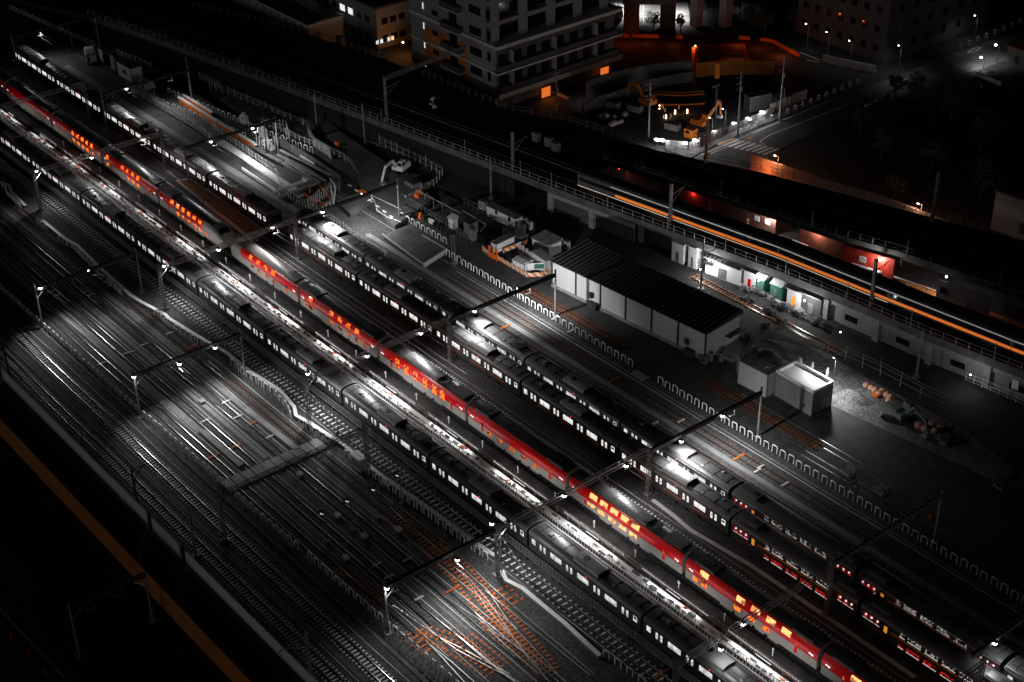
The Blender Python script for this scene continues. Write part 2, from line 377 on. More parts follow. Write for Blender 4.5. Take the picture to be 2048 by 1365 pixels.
# ================================================================ HOOPS
def hoop_mesh(w_=.86, h=1.1, r=.08):
    b = MB(); k = .16; pts = [(-w_/2,0,-.1),(-w_/2,0,h-k),(-w_/2+k*.3,0,h-k*.3),(-w_/2+k,0,h),(w_/2-k,0,h),(w_/2-k*.3,0,h-k*.3),(w_/2,0,h-k),(w_/2,0,-.1)]
    b.pipe(pts, r, 5); return b.mesh('hoop_barrier', M['wmetal'])
HM = hoop_mesh()
def hoops(pts, label, group, pitch=1.45, skip=()):
    P = [Vector((p[0], p[1], 0)) for p in pts]; n = 0; acc = 0.0
    for a, c in zip(P, P[1:]):
        d = c - a; L_ = d.length; d.normalize(); s = acc
        while s < L_:
            q = a + d * s
            if not any(u < q.x < v for u, v in skip):
                o = tag(inst('hoop_barrier', HM, None, (q.x, q.y + random.uniform(-.04,.04), 0), math.atan2(d.y, d.x) + random.uniform(-.07, .07)), label, 'hoop barrier', group); o.scale = (random.uniform(.95,1.05), 1, random.uniform(.93,1.04)); o.rotation_euler[0] = random.uniform(-.05,.05); o.rotation_euler[1] = random.gauss(0,.015)
            s += pitch
        acc = s - L_
hoops([(-181,131.3),(-137.0,131.35)], 'white hoop in the row between rusty track and shed road, above its break', 'hoops along the road, upper row')
hoops([(-131.2,131.3),(-64,131.1)], 'white hoop in the row beside the dark road, below the metal plate', 'hoops along the road, lower row')
hoops([(-196.5,133.4),(-184.5,133.6)], 'white hoop beside the fenced electrical cubicles', 'hoops by the cubicles')
hoops([(-220,71.0),(-173.2,71.4)], 'white hoop in the row along the first yard track, above the lamp mast', 'hoops along first yard track, upper run')
hoops([(-171.5,71.5),(-150,71.8),(-132.5,72.2),(-112,72.6),(-100,72.8)], 'white hoop in the row along the first yard track, below the lamp mast', 'hoops along first yard track, lower run', skip=((-133,-131.6),))
hoops([(-340,126.6),(-312,129.6),(-306,130.6)], 'dim white hoop in the farthest visible row', 'farthest hoops', 1.6)
hoops([(-298,132.2),(-286.5,133.9)], 'white hoop by the bright spot near the far road', 'far bright hoops', 1.6)
hoops([(-272,130.2),(-262,131.4),(-250,133.2),(-240,134.6),(-228,136.4)], 'grey hoop in the upper row along the construction road', 'upper construction hoops', 1.6)
hoops([(-264,126.9),(-258,127.9),(-247,129.8),(-243,130.4)], 'grey hoop at the near side of the construction road', 'near construction hoops', 1.6)
TR = [(0,362),(18,370),(22,382),(50,410)]
TROUGH = [[at(x,y,.6) for x,y in TR],
  [at(x,y,.6) for x,y in ((85,440),(130,477),(155,490),(200,535),(262,590),(283,603),(330,628),(338,636),(400,674),(455,705),(490,735),(560,780),(588,812),(592,830),(620,845),(690,890),(730,925),(800,975),(900,1045),(960,1090),(992,1112))],
  [at(x,y,.6) for x,y in ((1004,1140),(1012,1158),(1045,1175),(1130,1245),(1200,1310))]]
for i, T_ in enumerate(TROUGH):
    b = MB(); b.m = 1; b.ribbon(T_, .44, -.1, .45); b.m = 0; b.ribbon(T_, .52, .452, .54)  # shade of the trough sides put into a dark material under the white cap
    tag(b.build('cable_trough', [M['white'], M['conc_d']]), ['short pale trough wall at the far upper end of the yard','long winding pale trough wall beside the hoops of the yard','pale trough wall on posts below the last hoop gap'][i], 'cable trough')
def along(P, off): return [(p.x, p.y + off) for p in P]
hoops([(q[0], q[1]) for q in along(TROUGH[0], -.8)], 'small white hoop at the far upper trough wall', 'hoops at the far trough', 1.3)
T2 = TROUGH[1]
hoops(along(T2, -.85), 'white hoop standing along the winding pale trough wall', 'hoops along the winding trough', 1.42, skip=((-232,-228),(-213,-209),(-203.4,-195),(-181,-176),(-158,-156),(-149,-147)))
hoops([(-95,88.2),(-84,88.9)], 'white hoop below the trough wall on posts', 'lowest hoops', 1.8)
b = MB()
for i in range(28):
    x = -111 + i * 1.05; b.box(x-.04, x+.04, 86.9, 87.0, 0, .55) if x < -92 else None

rg=random.Random(17)
for y,x0,x1,lb in ((74.95,-240,-100,'thin pale cable conduit beside the first yard track'),(75.95,-230,-90,'second thin cable conduit near the first cleaning path'),(78.3,-240,-95,'thin cable conduit beyond the second yard track'),(79.9,-215,-90,'thin cable conduit beside the middle cleaning path'),(82.35,-240,-80,'thin cable conduit beyond the third yard track'),(83.75,-200,-100,'thin cable conduit beside the third cleaning path'),(86.4,-240,-128,'thin cable conduit beyond the fourth yard track'),(89.1,-160,-60,'thin pale conduit on the near side of the ladder track'),(112.0,-240,-150,'thin cable conduit in the strip before the middle grey train'),(110.9,-200,-60,'thin cable conduit beyond the empty track'),(121.0,-200,-60,'thin conduit behind the farthest grey train'),(129.3,-176,-60,'thin conduit before the hoop row'),(65.0,-230,-80,'thin conduit beside the outer cable path'),(69.2,-230,-80,'thin conduit beside the outer hoop row')):
    b=MB(); P=[]; x=x0
    while x<x1: P.append(Vector((x,rg.uniform(-.09,.09),.06))); x+=rg.uniform(4,12)
    b.ribbon(P,.085,0,.06)
    tag(b.build('cable_conduit',M['pale'],None,(0,y,0)),lb,'conduit',None)
# ================================================================ FENCES OF THE YARD
def rail_fence(name, label, pts, h, pitch, m, z=0.0, rails=(1.0, .5), bars_=0, r=.03, cat='fence', group=None, m2=None):
    P = [Vector((p[0], p[1], z)) for p in pts]; t = thing(name, label, cat, (0,0,0), 0, group)
    b = MB(); 
    for f in rails: b.pipe([p + Vector((0,0,h*f)) for p in P], r, 4)
    b.build('rail', M[m], t)
    b = MB(); b2 = MB()
    for a, c in zip(P, P[1:]):
        L_ = (c-a).length; n = max(1, int(L_/pitch))
        for i in range(n):
            q = a.lerp(c, i/n); b.tube(q, q + Vector((0,0,h)), r*1.2, 4)
        if bars_:
            k = int(L_/bars_)
            for i in range(k):
                q = a.lerp(c, i/k); b2.tube(q + Vector((0,0,.06)), q + Vector((0,0,h*rails[0])), r*.5, 3)
    o = b.build('post', M[m], t)
    o['kind'] = 'stuff'
    if bars_: b2.build('lattice', M[m2 or m], t)
    return t
# walkway around the nearest white-windowed train: raised inspection walkway with handrail
t = thing('inspection_walkway', 'raised inspection walkway with handrail running along the near side of the white-windowed train', 'walkway', (0,0,0))
MB().box(-330, -20, 92.05, 92.75, 1.0, 1.08).build('deck', M['dsteel'], t)
b = MB(); b.box(-330,-20,91.98,92.04,1.0,1.1); b.box(-330,-20,92.0,92.05,2.02,2.08); b.box(-330,-20,92.0,92.04,1.55,1.59)
b.build('handrail', M['steel'], t)
b = MB()
x = -330
while x < -20: b.box(x-.03,x+.03,92.0,92.05,1.08,2.02); x += .62
b.build('lattice', M['steel'], t)['kind'] = 'stuff'
b = MB(); x = -330
while x < -20: b.box(x-.1,x+.1,92.2,92.4,0,1.0); x += 6
o = b.build('support', M['conc_d'], t); o['kind'] = 'stuff'
o = MB().box(-330,-20,96.95,97.25,-.1,.95).build('kerb_wall', M['conc']); tag(o, 'narrow pale kerb wall between the white-windowed train and the barred service strip', 'kerb wall')
for k, (y, h, lb) in enumerate(((97.9, 1.5, 'first row of the tall dark bar fence along the service strip'), (99.1, 1.5, 'second row of the tall bar fence, against the brightly lit strip'))):
    rail_fence('bar_fence', lb, [(-330,y),(-20,y)], h, 2.0, 'white', 0, (1.0,.55,.08), .5, .065)
struct(MB().box(-330,-20,99.7,100.9,-.2,.1).build('service_strip', M['white']))
b = MB(); x=-330
random.seed(3)
while x < -20:
    L_=random.uniform(.2,1.2); y_=99.8+random.uniform(0,.6); b.box(x, x+L_, y_, y_+random.uniform(.15,.4), .1, .1+random.uniform(.05,.3)); x += L_+random.uniform(.2,1.4)
tag(b.build('cable_covers', M['conc_d']), 'jumble of covers and cables lying in the lit service strip', 'cables', None, 'stuff')
rng = random.Random(11)
for i in range(16):                                     # orange hose reels on the strip
    x = -282 + i * 14.3 + rng.uniform(-3,3); b = MB()
    pts = [(rng.uniform(-.8,.8), rng.uniform(-.3,.3), rng.uniform(.15,.5)) for _ in range(7)]; b.pipe(pts, .07, 5)
    tag(b.build('hose', M['orangep'], None, (x, 100.35, .1)), 'coil of orange hose lying in the lit service strip', 'hose', 'orange hoses in the service strip')
struct(MB().box(-330,-20,101.2,103.5,-.2,.18).build('walkway_floor', M['asphalt']))
# loop railing of the walkway: one panel is one thing
pb = MB(); pb.pipe([(-.95,0,0),(-.95,0,1.0),(-.85,0,1.1),(.85,0,1.1),(.95,0,1.0),(.95,0,0)], .035, 5); pb.pipe([(-.9,0,.45),(.9,0,.45)], .028, 4)
for i in range(7): pb.tube((-.7+i*.235,0,.45),(-.7+i*.235,0,1.08),.02,3)
pm = pb.mesh('railing_panel', M['fence'])
x = -268
while x < -60:
    tag(inst('railing_panel', pm, None, (x, 101.15, .1)), 'looped steel railing panel between the lit service strip and the dark walkway', 'railing panel', 'looped railing panels'); x += 2.12
# tap stands along the walkway
tb = MB(); tb.tube((0,0,0),(0,0,.95),.06,6); tb.sphere((0,0,1.05),.14,6,4); tb.beam((-.18,0,.8),(.18,0,.8),.06,.06)
tm = tb.mesh('tap_stand', M['white']); x = -262
while x < -70:
    tag(inst('tap_stand', tm, None, (x, 102.5, .18), rng.uniform(0,3)), 'little white water tap stand on the dark walkway by the crimson train', 'tap stand', 'water tap stands'); x += 7.45
# fences along the outer side of the yard
rail_fence('wire_fence', 'thin wire fence on the low wall beside the first yard track', [(-240,70.9),(-60,71.4)], 1.0, 3.0, 'dsteel', 0, (1.0,.5))
tag(MB().box(-240,-60,70.4,70.8,-.3,.12).build('low_kerb', M['conc_d']), 'low concrete kerb below the outer hoop row', 'kerb')
t = thing('panel_fence', 'long ribbed metal panel fence at the outer edge of the yard', 'fence', (0,60.5,0))
b = MB()
for (x0,x1) in ((-215,-196),(-193.5,-150),(-148.5,-141.5),(-140,-70)):
    b.box(x0,x1,-.06,.0,.1,2.1)
    x = x0
    while x < x1-.3: b.box(x, x+.42, -.1, -.061, .15, 2.05); x += .95
b.build('panel', M['white'], t)
b = MB()
for x in (-195,-149.2,-140.8): b.box(x-.15,x+.15,-.2,.1,0,2.4)
b.build('post', M['dsteel'], t)
o = MB().box(-420,0,55.55,55.74,-2.8,.7).build('boundary_wall', M['orangewall']); tag(o, 'long boundary wall glowing dull orange at the lower left of the yard', 'wall')  # orange street light put into the wall colour
t = rail_fence('guard_rail', 'low rusty guard rail with red posts beyond the dark lower corner', [at(0,1225,-2.8)[:2], at(130,1365,-2.8)[:2]], .9, 6, 'orangewall', -2.8, (1.0,.6))
for k,(x,y) in enumerate(((24,1278),(58,1314),(92,1350))):
    p = at(x,y,-2.8); tag(MB().tube((0,0,0),(0,0,1.0),.09,6).build('red_marker', M['red'], None, p), 'red marker post beside the rusty guard rail in the dark corner', 'marker post', 'red marker posts')

# ================================================================ TRAINS
HW = 1.45
def prof(side=3.2, crown=3.78):
    return [(-HW,.95),(-HW,side),(-HW+.05,side+.2),(-HW+.22,side+.36),(-.7,crown-.08),(0,crown),(.7,crown-.08),(HW-.22,side+.36),(HW-.05,side+.2),(HW,side),(HW,.95)]
def car_under(t, L, m='grille'):
    for s in (-1,1):
        b = MB(); b.box(s*6.8-1.7, s*6.8+1.7, -1.1, 1.1, .25, .8)
        for w_ in (-1,1):
            for y in (-.57,.57): b.tube((s*6.8+w_*1.05, y-.07, .43),(s*6.8+w_*1.05, y+.07, .43), .43, 10)
        b.build('bogie', M['black'], t)
    b = MB()
    for x0,x1 in ((-4.6,-2.8),(-2.3,.4),(.9,2.2),(2.8,4.4)): b.box(x0,x1,-1.25,1.25,.32,.949)
    b.build('underfloor_box', M[m], t)
def commuter(name, label, win='win', L=19.55, ac='mid', panto=False, body='body', roof='roof', cab=0, hot='roofl', trim='bodyl', stripe=False, end=0):
    t = thing(name, label, 'train car'); h = L/2
    P = prof(); b = MB(); b.add([(-h,y,z) for y,z in P]+[(h,y,z) for y,z in P], [(0,11,12,1),(9,20,21,10),tuple(range(11)),tuple(range(21,10,-1)),(0,10,21,11)])
    b.build('body', M[body], t)
    b = MB(); b.shell(P[1:10][::1], -h, h); smooth(b.build('roof', M[roof], t), 60)
    b = MB()
    for s in (-1,1): b.box(-h,h,s*(HW+.0) - .025, s*(HW+.0)+.025, 3.17,3.23)
    for x in (-h+.02,h-.02):
        for i in range(1,9): b.beam((x,P[i][0]*1.012,P[i][1]+.01),(x,P[i+1][0]*1.012,P[i+1][1]+.01),.07,.03)
    b.build('rain_gutter', M[trim], t)
    for x in (-7.25,-2.42,2.42,7.25):
        for s in (-1, 1):
            d = MB(); d.m=0; d.box(x-.68,x-.02,s*HW-.012,s*HW+.012,1.1,3.02); d.box(x+.02,x+.68,s*HW-.012,s*HW+.012,1.1,3.02); o = d.build('door', M['bodyl' if body!='body' else 'body'], t)
            d = MB()
            for xx in (x-.36,x+.36): d.poly([(xx-.17,s*HW-.03),(xx+.17,s*HW-.03),(xx+.17,s*HW+.03),(xx-.17,s*HW+.03)],1.86,2.76)
            d.build('pane', M[win], o)
            if s < 0:
                d = MB()
                for xx in (x-.36,x+.36): d.box(xx-.05,xx+.05,-HW-.045,-HW-.03,2.2,2.36)
                d.build('sticker', M['grille'], o)
    wl = [(-4.83,1.95),(0,1.95),(4.83,1.95)] + [(-h+.85,.62),(h-.85,.62)]
    for i,(x,w_) in enumerate(wl):
        for s in (-1,1):
            d = MB()
            if w_ > 1: d.box(x-w_/2,x-w_*.16,s*HW-.03,s*HW+.03,2.0,2.76); d.box(x-w_*.12,x+w_/2,s*HW-.03,s*HW+.03,2.0,2.76)
            else: d.box(x-w_/2,x+w_/2,s*HW-.03,s*HW+.03,2.0,2.76)
            o = d.build('window', M[win], t)
            if w_ > 1:
                d = MB(); d.box(x-w_/2,x+w_/2,s*HW-.034,s*HW+.034,2.16,2.2); d.build('sash', M['steel'], o)
            elif i == 4 and s < 0:
                d = MB(); d.box(x-.22,x+.22,s*HW-.035,s*HW+.035,2.32,2.66); d.build('notice', M['grille'], o)
    d = MB(); d.box(.45,.62,-HW-.06,-HW+.01,3.03,3.1); d.build('side_lamp', M['redlamp'], t)
    if stripe:
        for x0,x1 in ((-6.4,-3.3),(-1.6,1.6),(3.3,6.4)): MB().box(x0,x1,-HW-.012,-HW+.01,1.5,1.56).build('stripe', M['orange'], t)
    if ac:
        x = 0.0 if ac == 'mid' else ac
        ap = [(-1.05,3.62),(-1.0,3.92),(-.8,4.1),(-.35,4.2),(.35,4.2),(.8,4.1),(1.0,3.92),(1.05,3.62)]
        b = MB(); b.prism(ap, x-2.2, x+2.05); o = smooth(b.build('air_conditioner', M[hot], t), 30)
        g = MB(); g.tube((x-.9,0,4.19),(x-.9,0,4.225),.42,14); g.box(x-1.95,x-.2,-.93,-.8,3.93,4.02); g.box(x+2.05,x+2.08,-.85,.85,3.72,4.08)
        g.build('fan_grille', M['grille'], o)
    b = MB(); b.box(-h+2.2,-h+2.75,-.22,.22,3.76,3.9); b.box(h-3.0,h-2.6,.3,.62,3.7,3.84); b.box(h-5.6,h-5.3,-.7,-.4,3.66,3.8); b.build('roof_vent', M['roofl'], t)
    b = MB(); b.box(-h+.4,h-.4,-.78,-.72,3.715,3.76); b.box(-h+.4,h-.4,.7,.76,3.715,3.76)
    for k_ in range(9): xx = -h+1.1+k_*2.17; b.box(xx,xx+.05,-1.12,1.12,3.62,3.66); b.box(xx,xx+.05,-.7,.7,3.72,3.80)
    b.build('roof_cable', M['grille'], t)
    if panto: pantograph(t, 6.8)
    car_under(t, L)
    b = MB(); b.box(h, h+.22, -.7,.7,1.1,3.0); b.box(-h-.22,-h,-.7,.7,1.1,3.0)
    if not cab: b.build('gangway', M['black'], t)
    else:
        s = cab; c = MB(); c.box(min(s*h,s*(h+.25)),max(s*h,s*(h+.25)),-1.3,1.3,1.0,3.3); c.build('cab_front', M['body'], t)
        c = MB(); c.box(min(s*(h+.25),s*(h+.28)),max(s*(h+.25),s*(h+.28)),-1.1,1.1,2.1,3.0); c.build('windscreen', M['glass'], t)
    return t
def pantograph(t, x):
    b = MB(); b.box(x-1.1,x+1.1,-.85,.85,3.86,3.92)
    for s in (-.7,.7):
        for e in (-.8,.8): b.tube((x+e,s,3.9),(x+e,s,4.12),.07,5)
    b.pipe([(x-.8,-.7,4.12),(x+.8,-.7,4.12),(x+.8,.7,4.12),(x-.8,.7,4.12),(x-.8,-.7,4.12)],.035,4)
    b.pipe([(x-.7,-.5,4.15),(x+1.0,-.1,4.75),(x-.1,-.55,5.25)],.03,4); b.pipe([(x-.7,.5,4.15),(x+1.0,.1,4.75),(x-.1,.55,5.25)],.03,4)
    b.tube((x-.1,-.8,5.27),(x-.1,.8,5.27),.035,4); b.tube((x+.2,-.8,5.27),(x+.2,.8,5.27),.035,4)
    b.build('pantograph', M['black'], t)
HW = 1.45
# -- nearest grey train (fourteen cars), running the whole way down
protoE = commuter('commuter_train_car', 'x'); protoEp = commuter('commuter_train_car', 'x', panto=True)
used = set()
def place(proto, x, y, label, group, z=.17):
    if proto.name not in used:
        used.add(proto.name); kids(proto); [kids(k) for k in proto.children]
        proto.location = (x,y,z); proto['label'] = label; proto['group'] = group; o = proto
        # remember children before any copy is made
    else:
        o = dup(proto, (x,y,z), 0, label); o['group'] = group
    return o
for i in range(12):
    x = -285 + 20.05*i
    pr = protoEp if i in (4,7,10) else protoE
    place(pr, x, 94.6, '%s car of the grey train beside the inspection walkway, counted from the far end' % ORD[i], 'grey cars beside the inspection walkway')
# -- grey train beyond the middle strip: upper set, then lower set on the same track
protoU = commuter('commuter_train_car', 'x', win='winb', hot='roofl'); protoUp = commuter('commuter_train_car','x',win='winb',panto=True, ac=2.6)
protoUc = commuter('commuter_train_car','x',win='winb', cab=1)
UX = [-297.5,-277.3,-257.1,-236.9,-216.6]
for i,x in enumerate(UX):
    pr = protoUc if i == 4 else (protoUp if i == 2 else protoU)
    place(pr, x+4.5 if i<0 else x, 114.65, '%s car of the upper grey train that ends before the boarded bed' % ORD[i], 'upper grey cars')
proto3 = commuter('commuter_train_car','x',win='winb',stripe=True); proto3p = commuter('commuter_train_car','x',win='winb',panto=True,ac=-1,stripe=True)
proto3c = commuter('commuter_train_car','x',win='winb',cab=-1,ac=1,stripe=True)
for i in range(5):
    x = -190.3 + 20.0*i
    pr = proto3c if i==0 else (proto3p if i == 1 else proto3)
    place(pr, x, 114.65, '%s white-windowed car of the lower middle grey train, counted from its cab' % ORD[i], 'lower grey cars, middle track')
# -- farthest grey train
proto4 = commuter('commuter_train_car','x',win='win'); proto4p = commuter('commuter_train_car','x',win='win',panto=True,ac=-2); proto4b = commuter('commuter_train_car','x',win='winb')
for i in range(5):
    x = -194.3 + 20.0*i
    pr = proto4p if i in (2,) else (proto4b if i in (0,4) else proto4)
    place(pr, x, 118.65, '%s single-deck car of the farthest grey train, nearest the rusty track' % ORD[i], 'grey cars, farthest track')

# -- double-deck green cars with an orange band
def decker(name, label):
    t = thing(name, label, 'train car'); L = 19.55; h = L/2
    P = prof(3.35,3.95); b = MB(); b.add([(-h,y,z) for y,z in P]+[(h,y,z) for y,z in P], [(0,11,12,1),(9,20,21,10),tuple(range(11)),tuple(range(21,10,-1)),(0,10,21,11)]); b.build('body', M['body'], t)
    smooth(MB().shell(P[1:10], -h, h).build('roof', M['roof'], t), 60)
    b = MB()
    for s in (-1,1): b.box(-h,h,s*HW-.025,s*HW+.025,3.3,3.4)
    b.build('rain_gutter', M['bodyl'], t)
    for sgn in (-1,1):
        for s in (-1,1):
            for x in (7.35,8.2,9.0):
                d = MB(); d.box(sgn*x-.3,sgn*x+.3,s*HW-.02,s*HW+.02,2.2,2.95); o = d.build('window', M['winr'], t)
                d = MB(); d.sphere((sgn*x+.05,s*(HW+.03),2.76),.13,6,4); d.build('headrest', M['spot'], o)
                d = MB(); d.box(sgn*x-.33,sgn*x+.33,s*(HW+.015)-.02,s*(HW+.015)+.02,2.14,2.2); d.build('sill', M['sill'], o)
            d = MB(); d.box(sgn*6.15-.4,sgn*6.15+.4,s*HW-.015,s*HW+.015,1.1,3.0); o = d.build('door', M['body'], t)
            if sgn < 0: MB().box(sgn*6.15-.22,sgn*6.15+.22,s*HW-.03,s*HW+.03,1.9,2.8).build('pane', M['odoor'], o)
            MB().box(sgn*7.2-3+.2*sgn+3-.9,sgn*7.2+.9,s*HW-.012,s*HW+.012,1.5,1.55).build('stripe', M['orange'], t) if sgn<0 else None
    wx = [(-3.9,.7),(-2.25,1.75),(.05,1.75),(2.35,1.75),(4.65,1.75)]
    for s in (-1,1):
        for x,w_ in wx:
            for z0,z1,nm in ((2.72,3.28,'upper_window'),(1.22,1.74,'lower_window')):
                d = MB(); d.box(x-w_/2,x+w_/2,s*HW-.02,s*HW+.02,z0,z1); o = d.build(nm, M['wind' if nm[0]=='u' else 'winr'], t)
                d = MB(); 
                if w_>1: d.box(x-w_/2,x-.03,s*HW-.05,s*HW+.05,z0-.07,z0-.01); d.box(x+.03,x+w_/2,s*HW-.05,s*HW+.05,z0-.07,z0-.01)
                else: d.box(x-w_/2,x+w_/2,s*HW-.05,s*HW+.05,z0-.07,z0-.01)
                d.build('sill', M['sill'], o)
        MB().box(-5.4,5.6,s*HW-.02,s*HW+.02,2.28,2.44).build('orange_band', M['orange'], t)
    for x in (-7.6,7.6):
        ap = [(-.9,3.75),(-.85,4.02),(-.5,4.14),(.5,4.14),(.85,4.02),(.9,3.75)]
        o = MB().prism(ap, x-1.3, x+1.3).build('air_conditioner', M['roof'], t); MB().tube((x+.5,0,4.14),(x+.5,0,4.17),.36,12).build('fan_grille', M['grille'], o)
    car_under(t, L); MB().box(h,h+.2,-.7,.7,1.1,3.0).build('gangway', M['black'], t)
    return t
pd = decker('double_deck_train_car','x')
for i,(x,y,lb) in enumerate(((-90.3,114.65,'upper double-deck car with red seats and orange band on the middle track'),(-70.2,114.65,'lower double-deck car with red seats and orange band on the middle track'),(-94.1,118.65,'upper double-deck car with orange band on the farthest train track'),(-74.0,118.65,'lower double-deck car with orange band on the farthest train track'))):
    place(pd, x, y, lb, 'double-deck cars')
place(proto3, -50.1, 114.65, 'last grey car at the bottom corner, beyond the double-deck cars on the middle track', 'lower grey cars, middle track')
place(proto4, -53.9, 118.65, 'last grey car at the bottom corner on the farthest train track', 'grey cars, farthest track')

# -- crimson and cream sleeper train
SP = [(-HW,.85),(-HW,2.12),(-HW,2.75),(-HW+.05,3.05),(-HW+.18,3.34),(-HW+.4,3.6),(-.6,3.86),(0,3.92)]
def curve_pt(z):                                          # y of the near side at height z
    for (y0,z0),(y1,z1) in zip(SP[1:],SP[2:]):
        if z0 <= z <= z1: return y0 + (y1-y0)*(z-z0)/(z1-z0)
    return -HW
def side_patch(b, x0, x1, z0, z1, off=.02, n=3, s=-1, slant=0):
    zs = [z0 + (z1-z0)*i/n for i in range(n+1)]; vs = []
    for k,z in enumerate(zs):
        y = s*abs(curve_pt(z) ) ; yy = y + s*off
        vs += [(x0+slant*k, yy, z),(x1+slant*k, yy, z)]
    b.add(vs, [(2*i,2*i+1,2*i+3,2*i+2) for i in range(n)])
def sleeper_car(label, up, lo, L=20.3, tall=(), wm='wino', wl='wino', ac=False, panto=False, nose=0, redx=None, group='cars of the crimson sleeper train', white_top=False):
    t = thing('sleeper_train_car', label, 'train car', (0,0,0), 0, group); h = L/2
    full = SP + [(-y,z) for y,z in SP[-2::-1]]
    x0, x1 = -h, h
    if nose > 0: x1 = h - 2.6
    if nose < 0: x0 = -h + 2.6
    b = MB(); n = len(full)
    b.shell([(-HW,.85),(-HW,2.12)], x0, x1); b.shell([(HW,2.12),(HW,.85)], x0, x1)
    for x in (x0,x1): b.add([(x,y,z) for y,z in full],[tuple(range(n))])
    b.build('lower_body', M['cream'], t)
    rx0, rx1 = redx or (x0, x1)
    for s in (-1,1):
        b = MB(); pr = [(s*abs(y),z) for y,z in SP[1:6]]; b.shell(pr if s<0 else pr[::-1], rx0, rx1); smooth(b.build('red_side', M['red'], t), 80)
        if redx:
            b = MB()
            if rx0 > x0: b.shell(pr if s<0 else pr[::-1], x0, rx0-.001)
            if rx1 < x1: b.shell(pr if s<0 else pr[::-1], rx1+.001, x1)
            smooth(b.build('cream_side', M['cream'], t), 80)
    top = [p for p in full[5:n-5]]; b = MB(); b.shell(top, x0, x1); smooth(b.build('roof', M['cream' if white_top else 'redroof'], t), 80)
    b = MB()
    for s in (-1,1):
        b.box(x0,x1,s*(HW+.005)-.012,s*(HW+.005)+.012,2.1,2.135)
        yy = abs(SP[5][0]); b.box(x0,x1,s*yy-.03,s*yy+.03,3.6,3.635)
    b.build('trim', M['brown'], t)
    for (xs, z0, z1, nm, wmm) in ((up,2.72,3.4,'upper_window',wm),(lo,1.32,1.92,'lower_window',wl),(tall,1.75,3.2,'tall_window',wm)):
        for x in xs:
            for s in (-1,1):
                b = MB(); wv = .66 if wmm=='wino2' else .5; side_patch(b, x-wv, x+wv, z0, z1, .02, 4 if z1>2.5 else 1, s, 0)
                o = b.build(nm, M[wmm], t)
                if z1 > 2.5 and s < 0:
                    b = MB(); side_patch(b, x-wv-.06, x+wv+.06, z1, z1+.07, .03, 1, s); side_patch(b, x-wv-.06, x+wv+.06, z0-.07, z0, .03, 1, s); b.build('window_frame', M['black'], o)
    for x in (-h+3.1, h-3.1) if not nose else ((-h+3.1,) if nose>0 else (h-3.1,)):
        d = MB(); d.box(x-.2,x+.2,-HW-.012,-HW+.01,1.15,2.72); o = d.build('door', M['red'], t); MB().box(x-.12,x+.12,-HW-.03,-HW,2.0,2.6).build('pane', M['winod'], o)
    for x in (-h+.9, h-.9):
        if (nose>0 and x>0) or (nose<0 and x<0): continue
        d = MB(); side_patch(d, x-.34, x-.05, 2.42, 2.62, .02,1); side_patch(d, x+.0, x+.3, 2.36, 2.6, .02,1); d.build('train_emblem', M['spot'], t)
    if ac:
        b = MB(); n_ = 4
        for i in range(n_): b.prism([(-1.0,3.66),(-.92,4.0),(-.5,4.16),(.5,4.16),(.92,4.0),(1.0,3.66)], -4.6+i*2.0, -4.6+i*2.0+1.94)
        smooth(b.build('air_conditioner', M['roof'], t), 30)
    else:
        for sg in (-1,1):
            if nose*sg > 0: continue
            xe = sg*(h-2.6); b = MB(); b.prism([(-1.12,3.55),(-1.02,3.86),(-.5,3.98),(.5,3.98),(1.02,3.86),(1.12,3.55)], xe-1.5, xe+1.5)
            o = smooth(b.build('air_conditioner', M['redroof'], t), 30); MB().box(xe-.6,xe+.6,-.3,.3,3.98,4.01).build('fan_grille', M['grille'], o)
    if panto: pantograph(t, 3.6); MB().box(6.4,9.4,-1.0,1.0,3.8,4.0).build('roof_box', M['grille'], t)
    if nose:
        # rounded high cab: lofted sections
        s = 1 if nose>0 else -1; xb = h-2.6; secs = [(0,1,1),(1.0,.99,.98),(1.9,.95,.86),(2.5,.88,.66),(2.95,.72,.5)]
        b = MB(); rings = []
        for dx,wy,wz in secs:
            rings.append([(s*(xb+dx), y*wy, .85+(z-.85)*wz) for y,z in full])
        vs = [p for r_ in rings for p in r_]; m_ = len(full); fs = []
        for i in range(len(rings)-1):
            for j in range(m_-1): fs.append((i*m_+j,(i+1)*m_+j,(i+1)*m_+j+1,i*m_+j+1))
        fs.append(tuple((len(rings)-1)*m_+j for j in range(m_))); b.add(vs, fs); smooth(b.build('cab', M['cream'], t), 50)
        b = MB(); a = rings[1]; c = rings[3]
        def lerp(p,q,f): return tuple(p[i]+(q[i]-p[i])*f + (.03 if i==2 else 0) for i in range(3))
        idx = list(range(5,10)); up_ = [lerp(rings[1][j],rings[2][j],.65) for j in idx]; md = [lerp(rings[2][j],rings[2][j],0) for j in idx]; dn = [lerp(rings[2][j],rings[3][j],.9) for j in idx]; q_=len(idx)
        b.add(up_+md+dn, [(j,j+1,j+1+q_,j+q_) for j in range(q_-1)]+[(j+q_,j+1+q_,j+1+2*q_,j+2*q_) for j in range(q_-1)]); b.build('windscreen', M['glass'], t)
        b = MB(); xx = s*(xb+2.6)
        for y in (-.85,.85): b.sphere((s*(xb+2.85), y, 1.75), .16, 8, 5)
        b.build('headlight', M['glass'], t)
        b = MB(); b.tube((s*(xb+2.9),0,1.0),(s*(xb+3.6),0,1.0),.22,8); b.build('coupler', M['black'], t)
    car_under(t, L, 'cream')
    if not nose: MB().box(h,h+.3,-.7,.7,1.0,3.2).build('gangway', M['black'], t)
    return t
u4 = [-4.8,-2.9,-1.0,.9]; u6 = [-5.6,-3.7,-1.8,.1,2.0,3.9]
def put(o, x): o.location = (x, 105.25, .17); return o
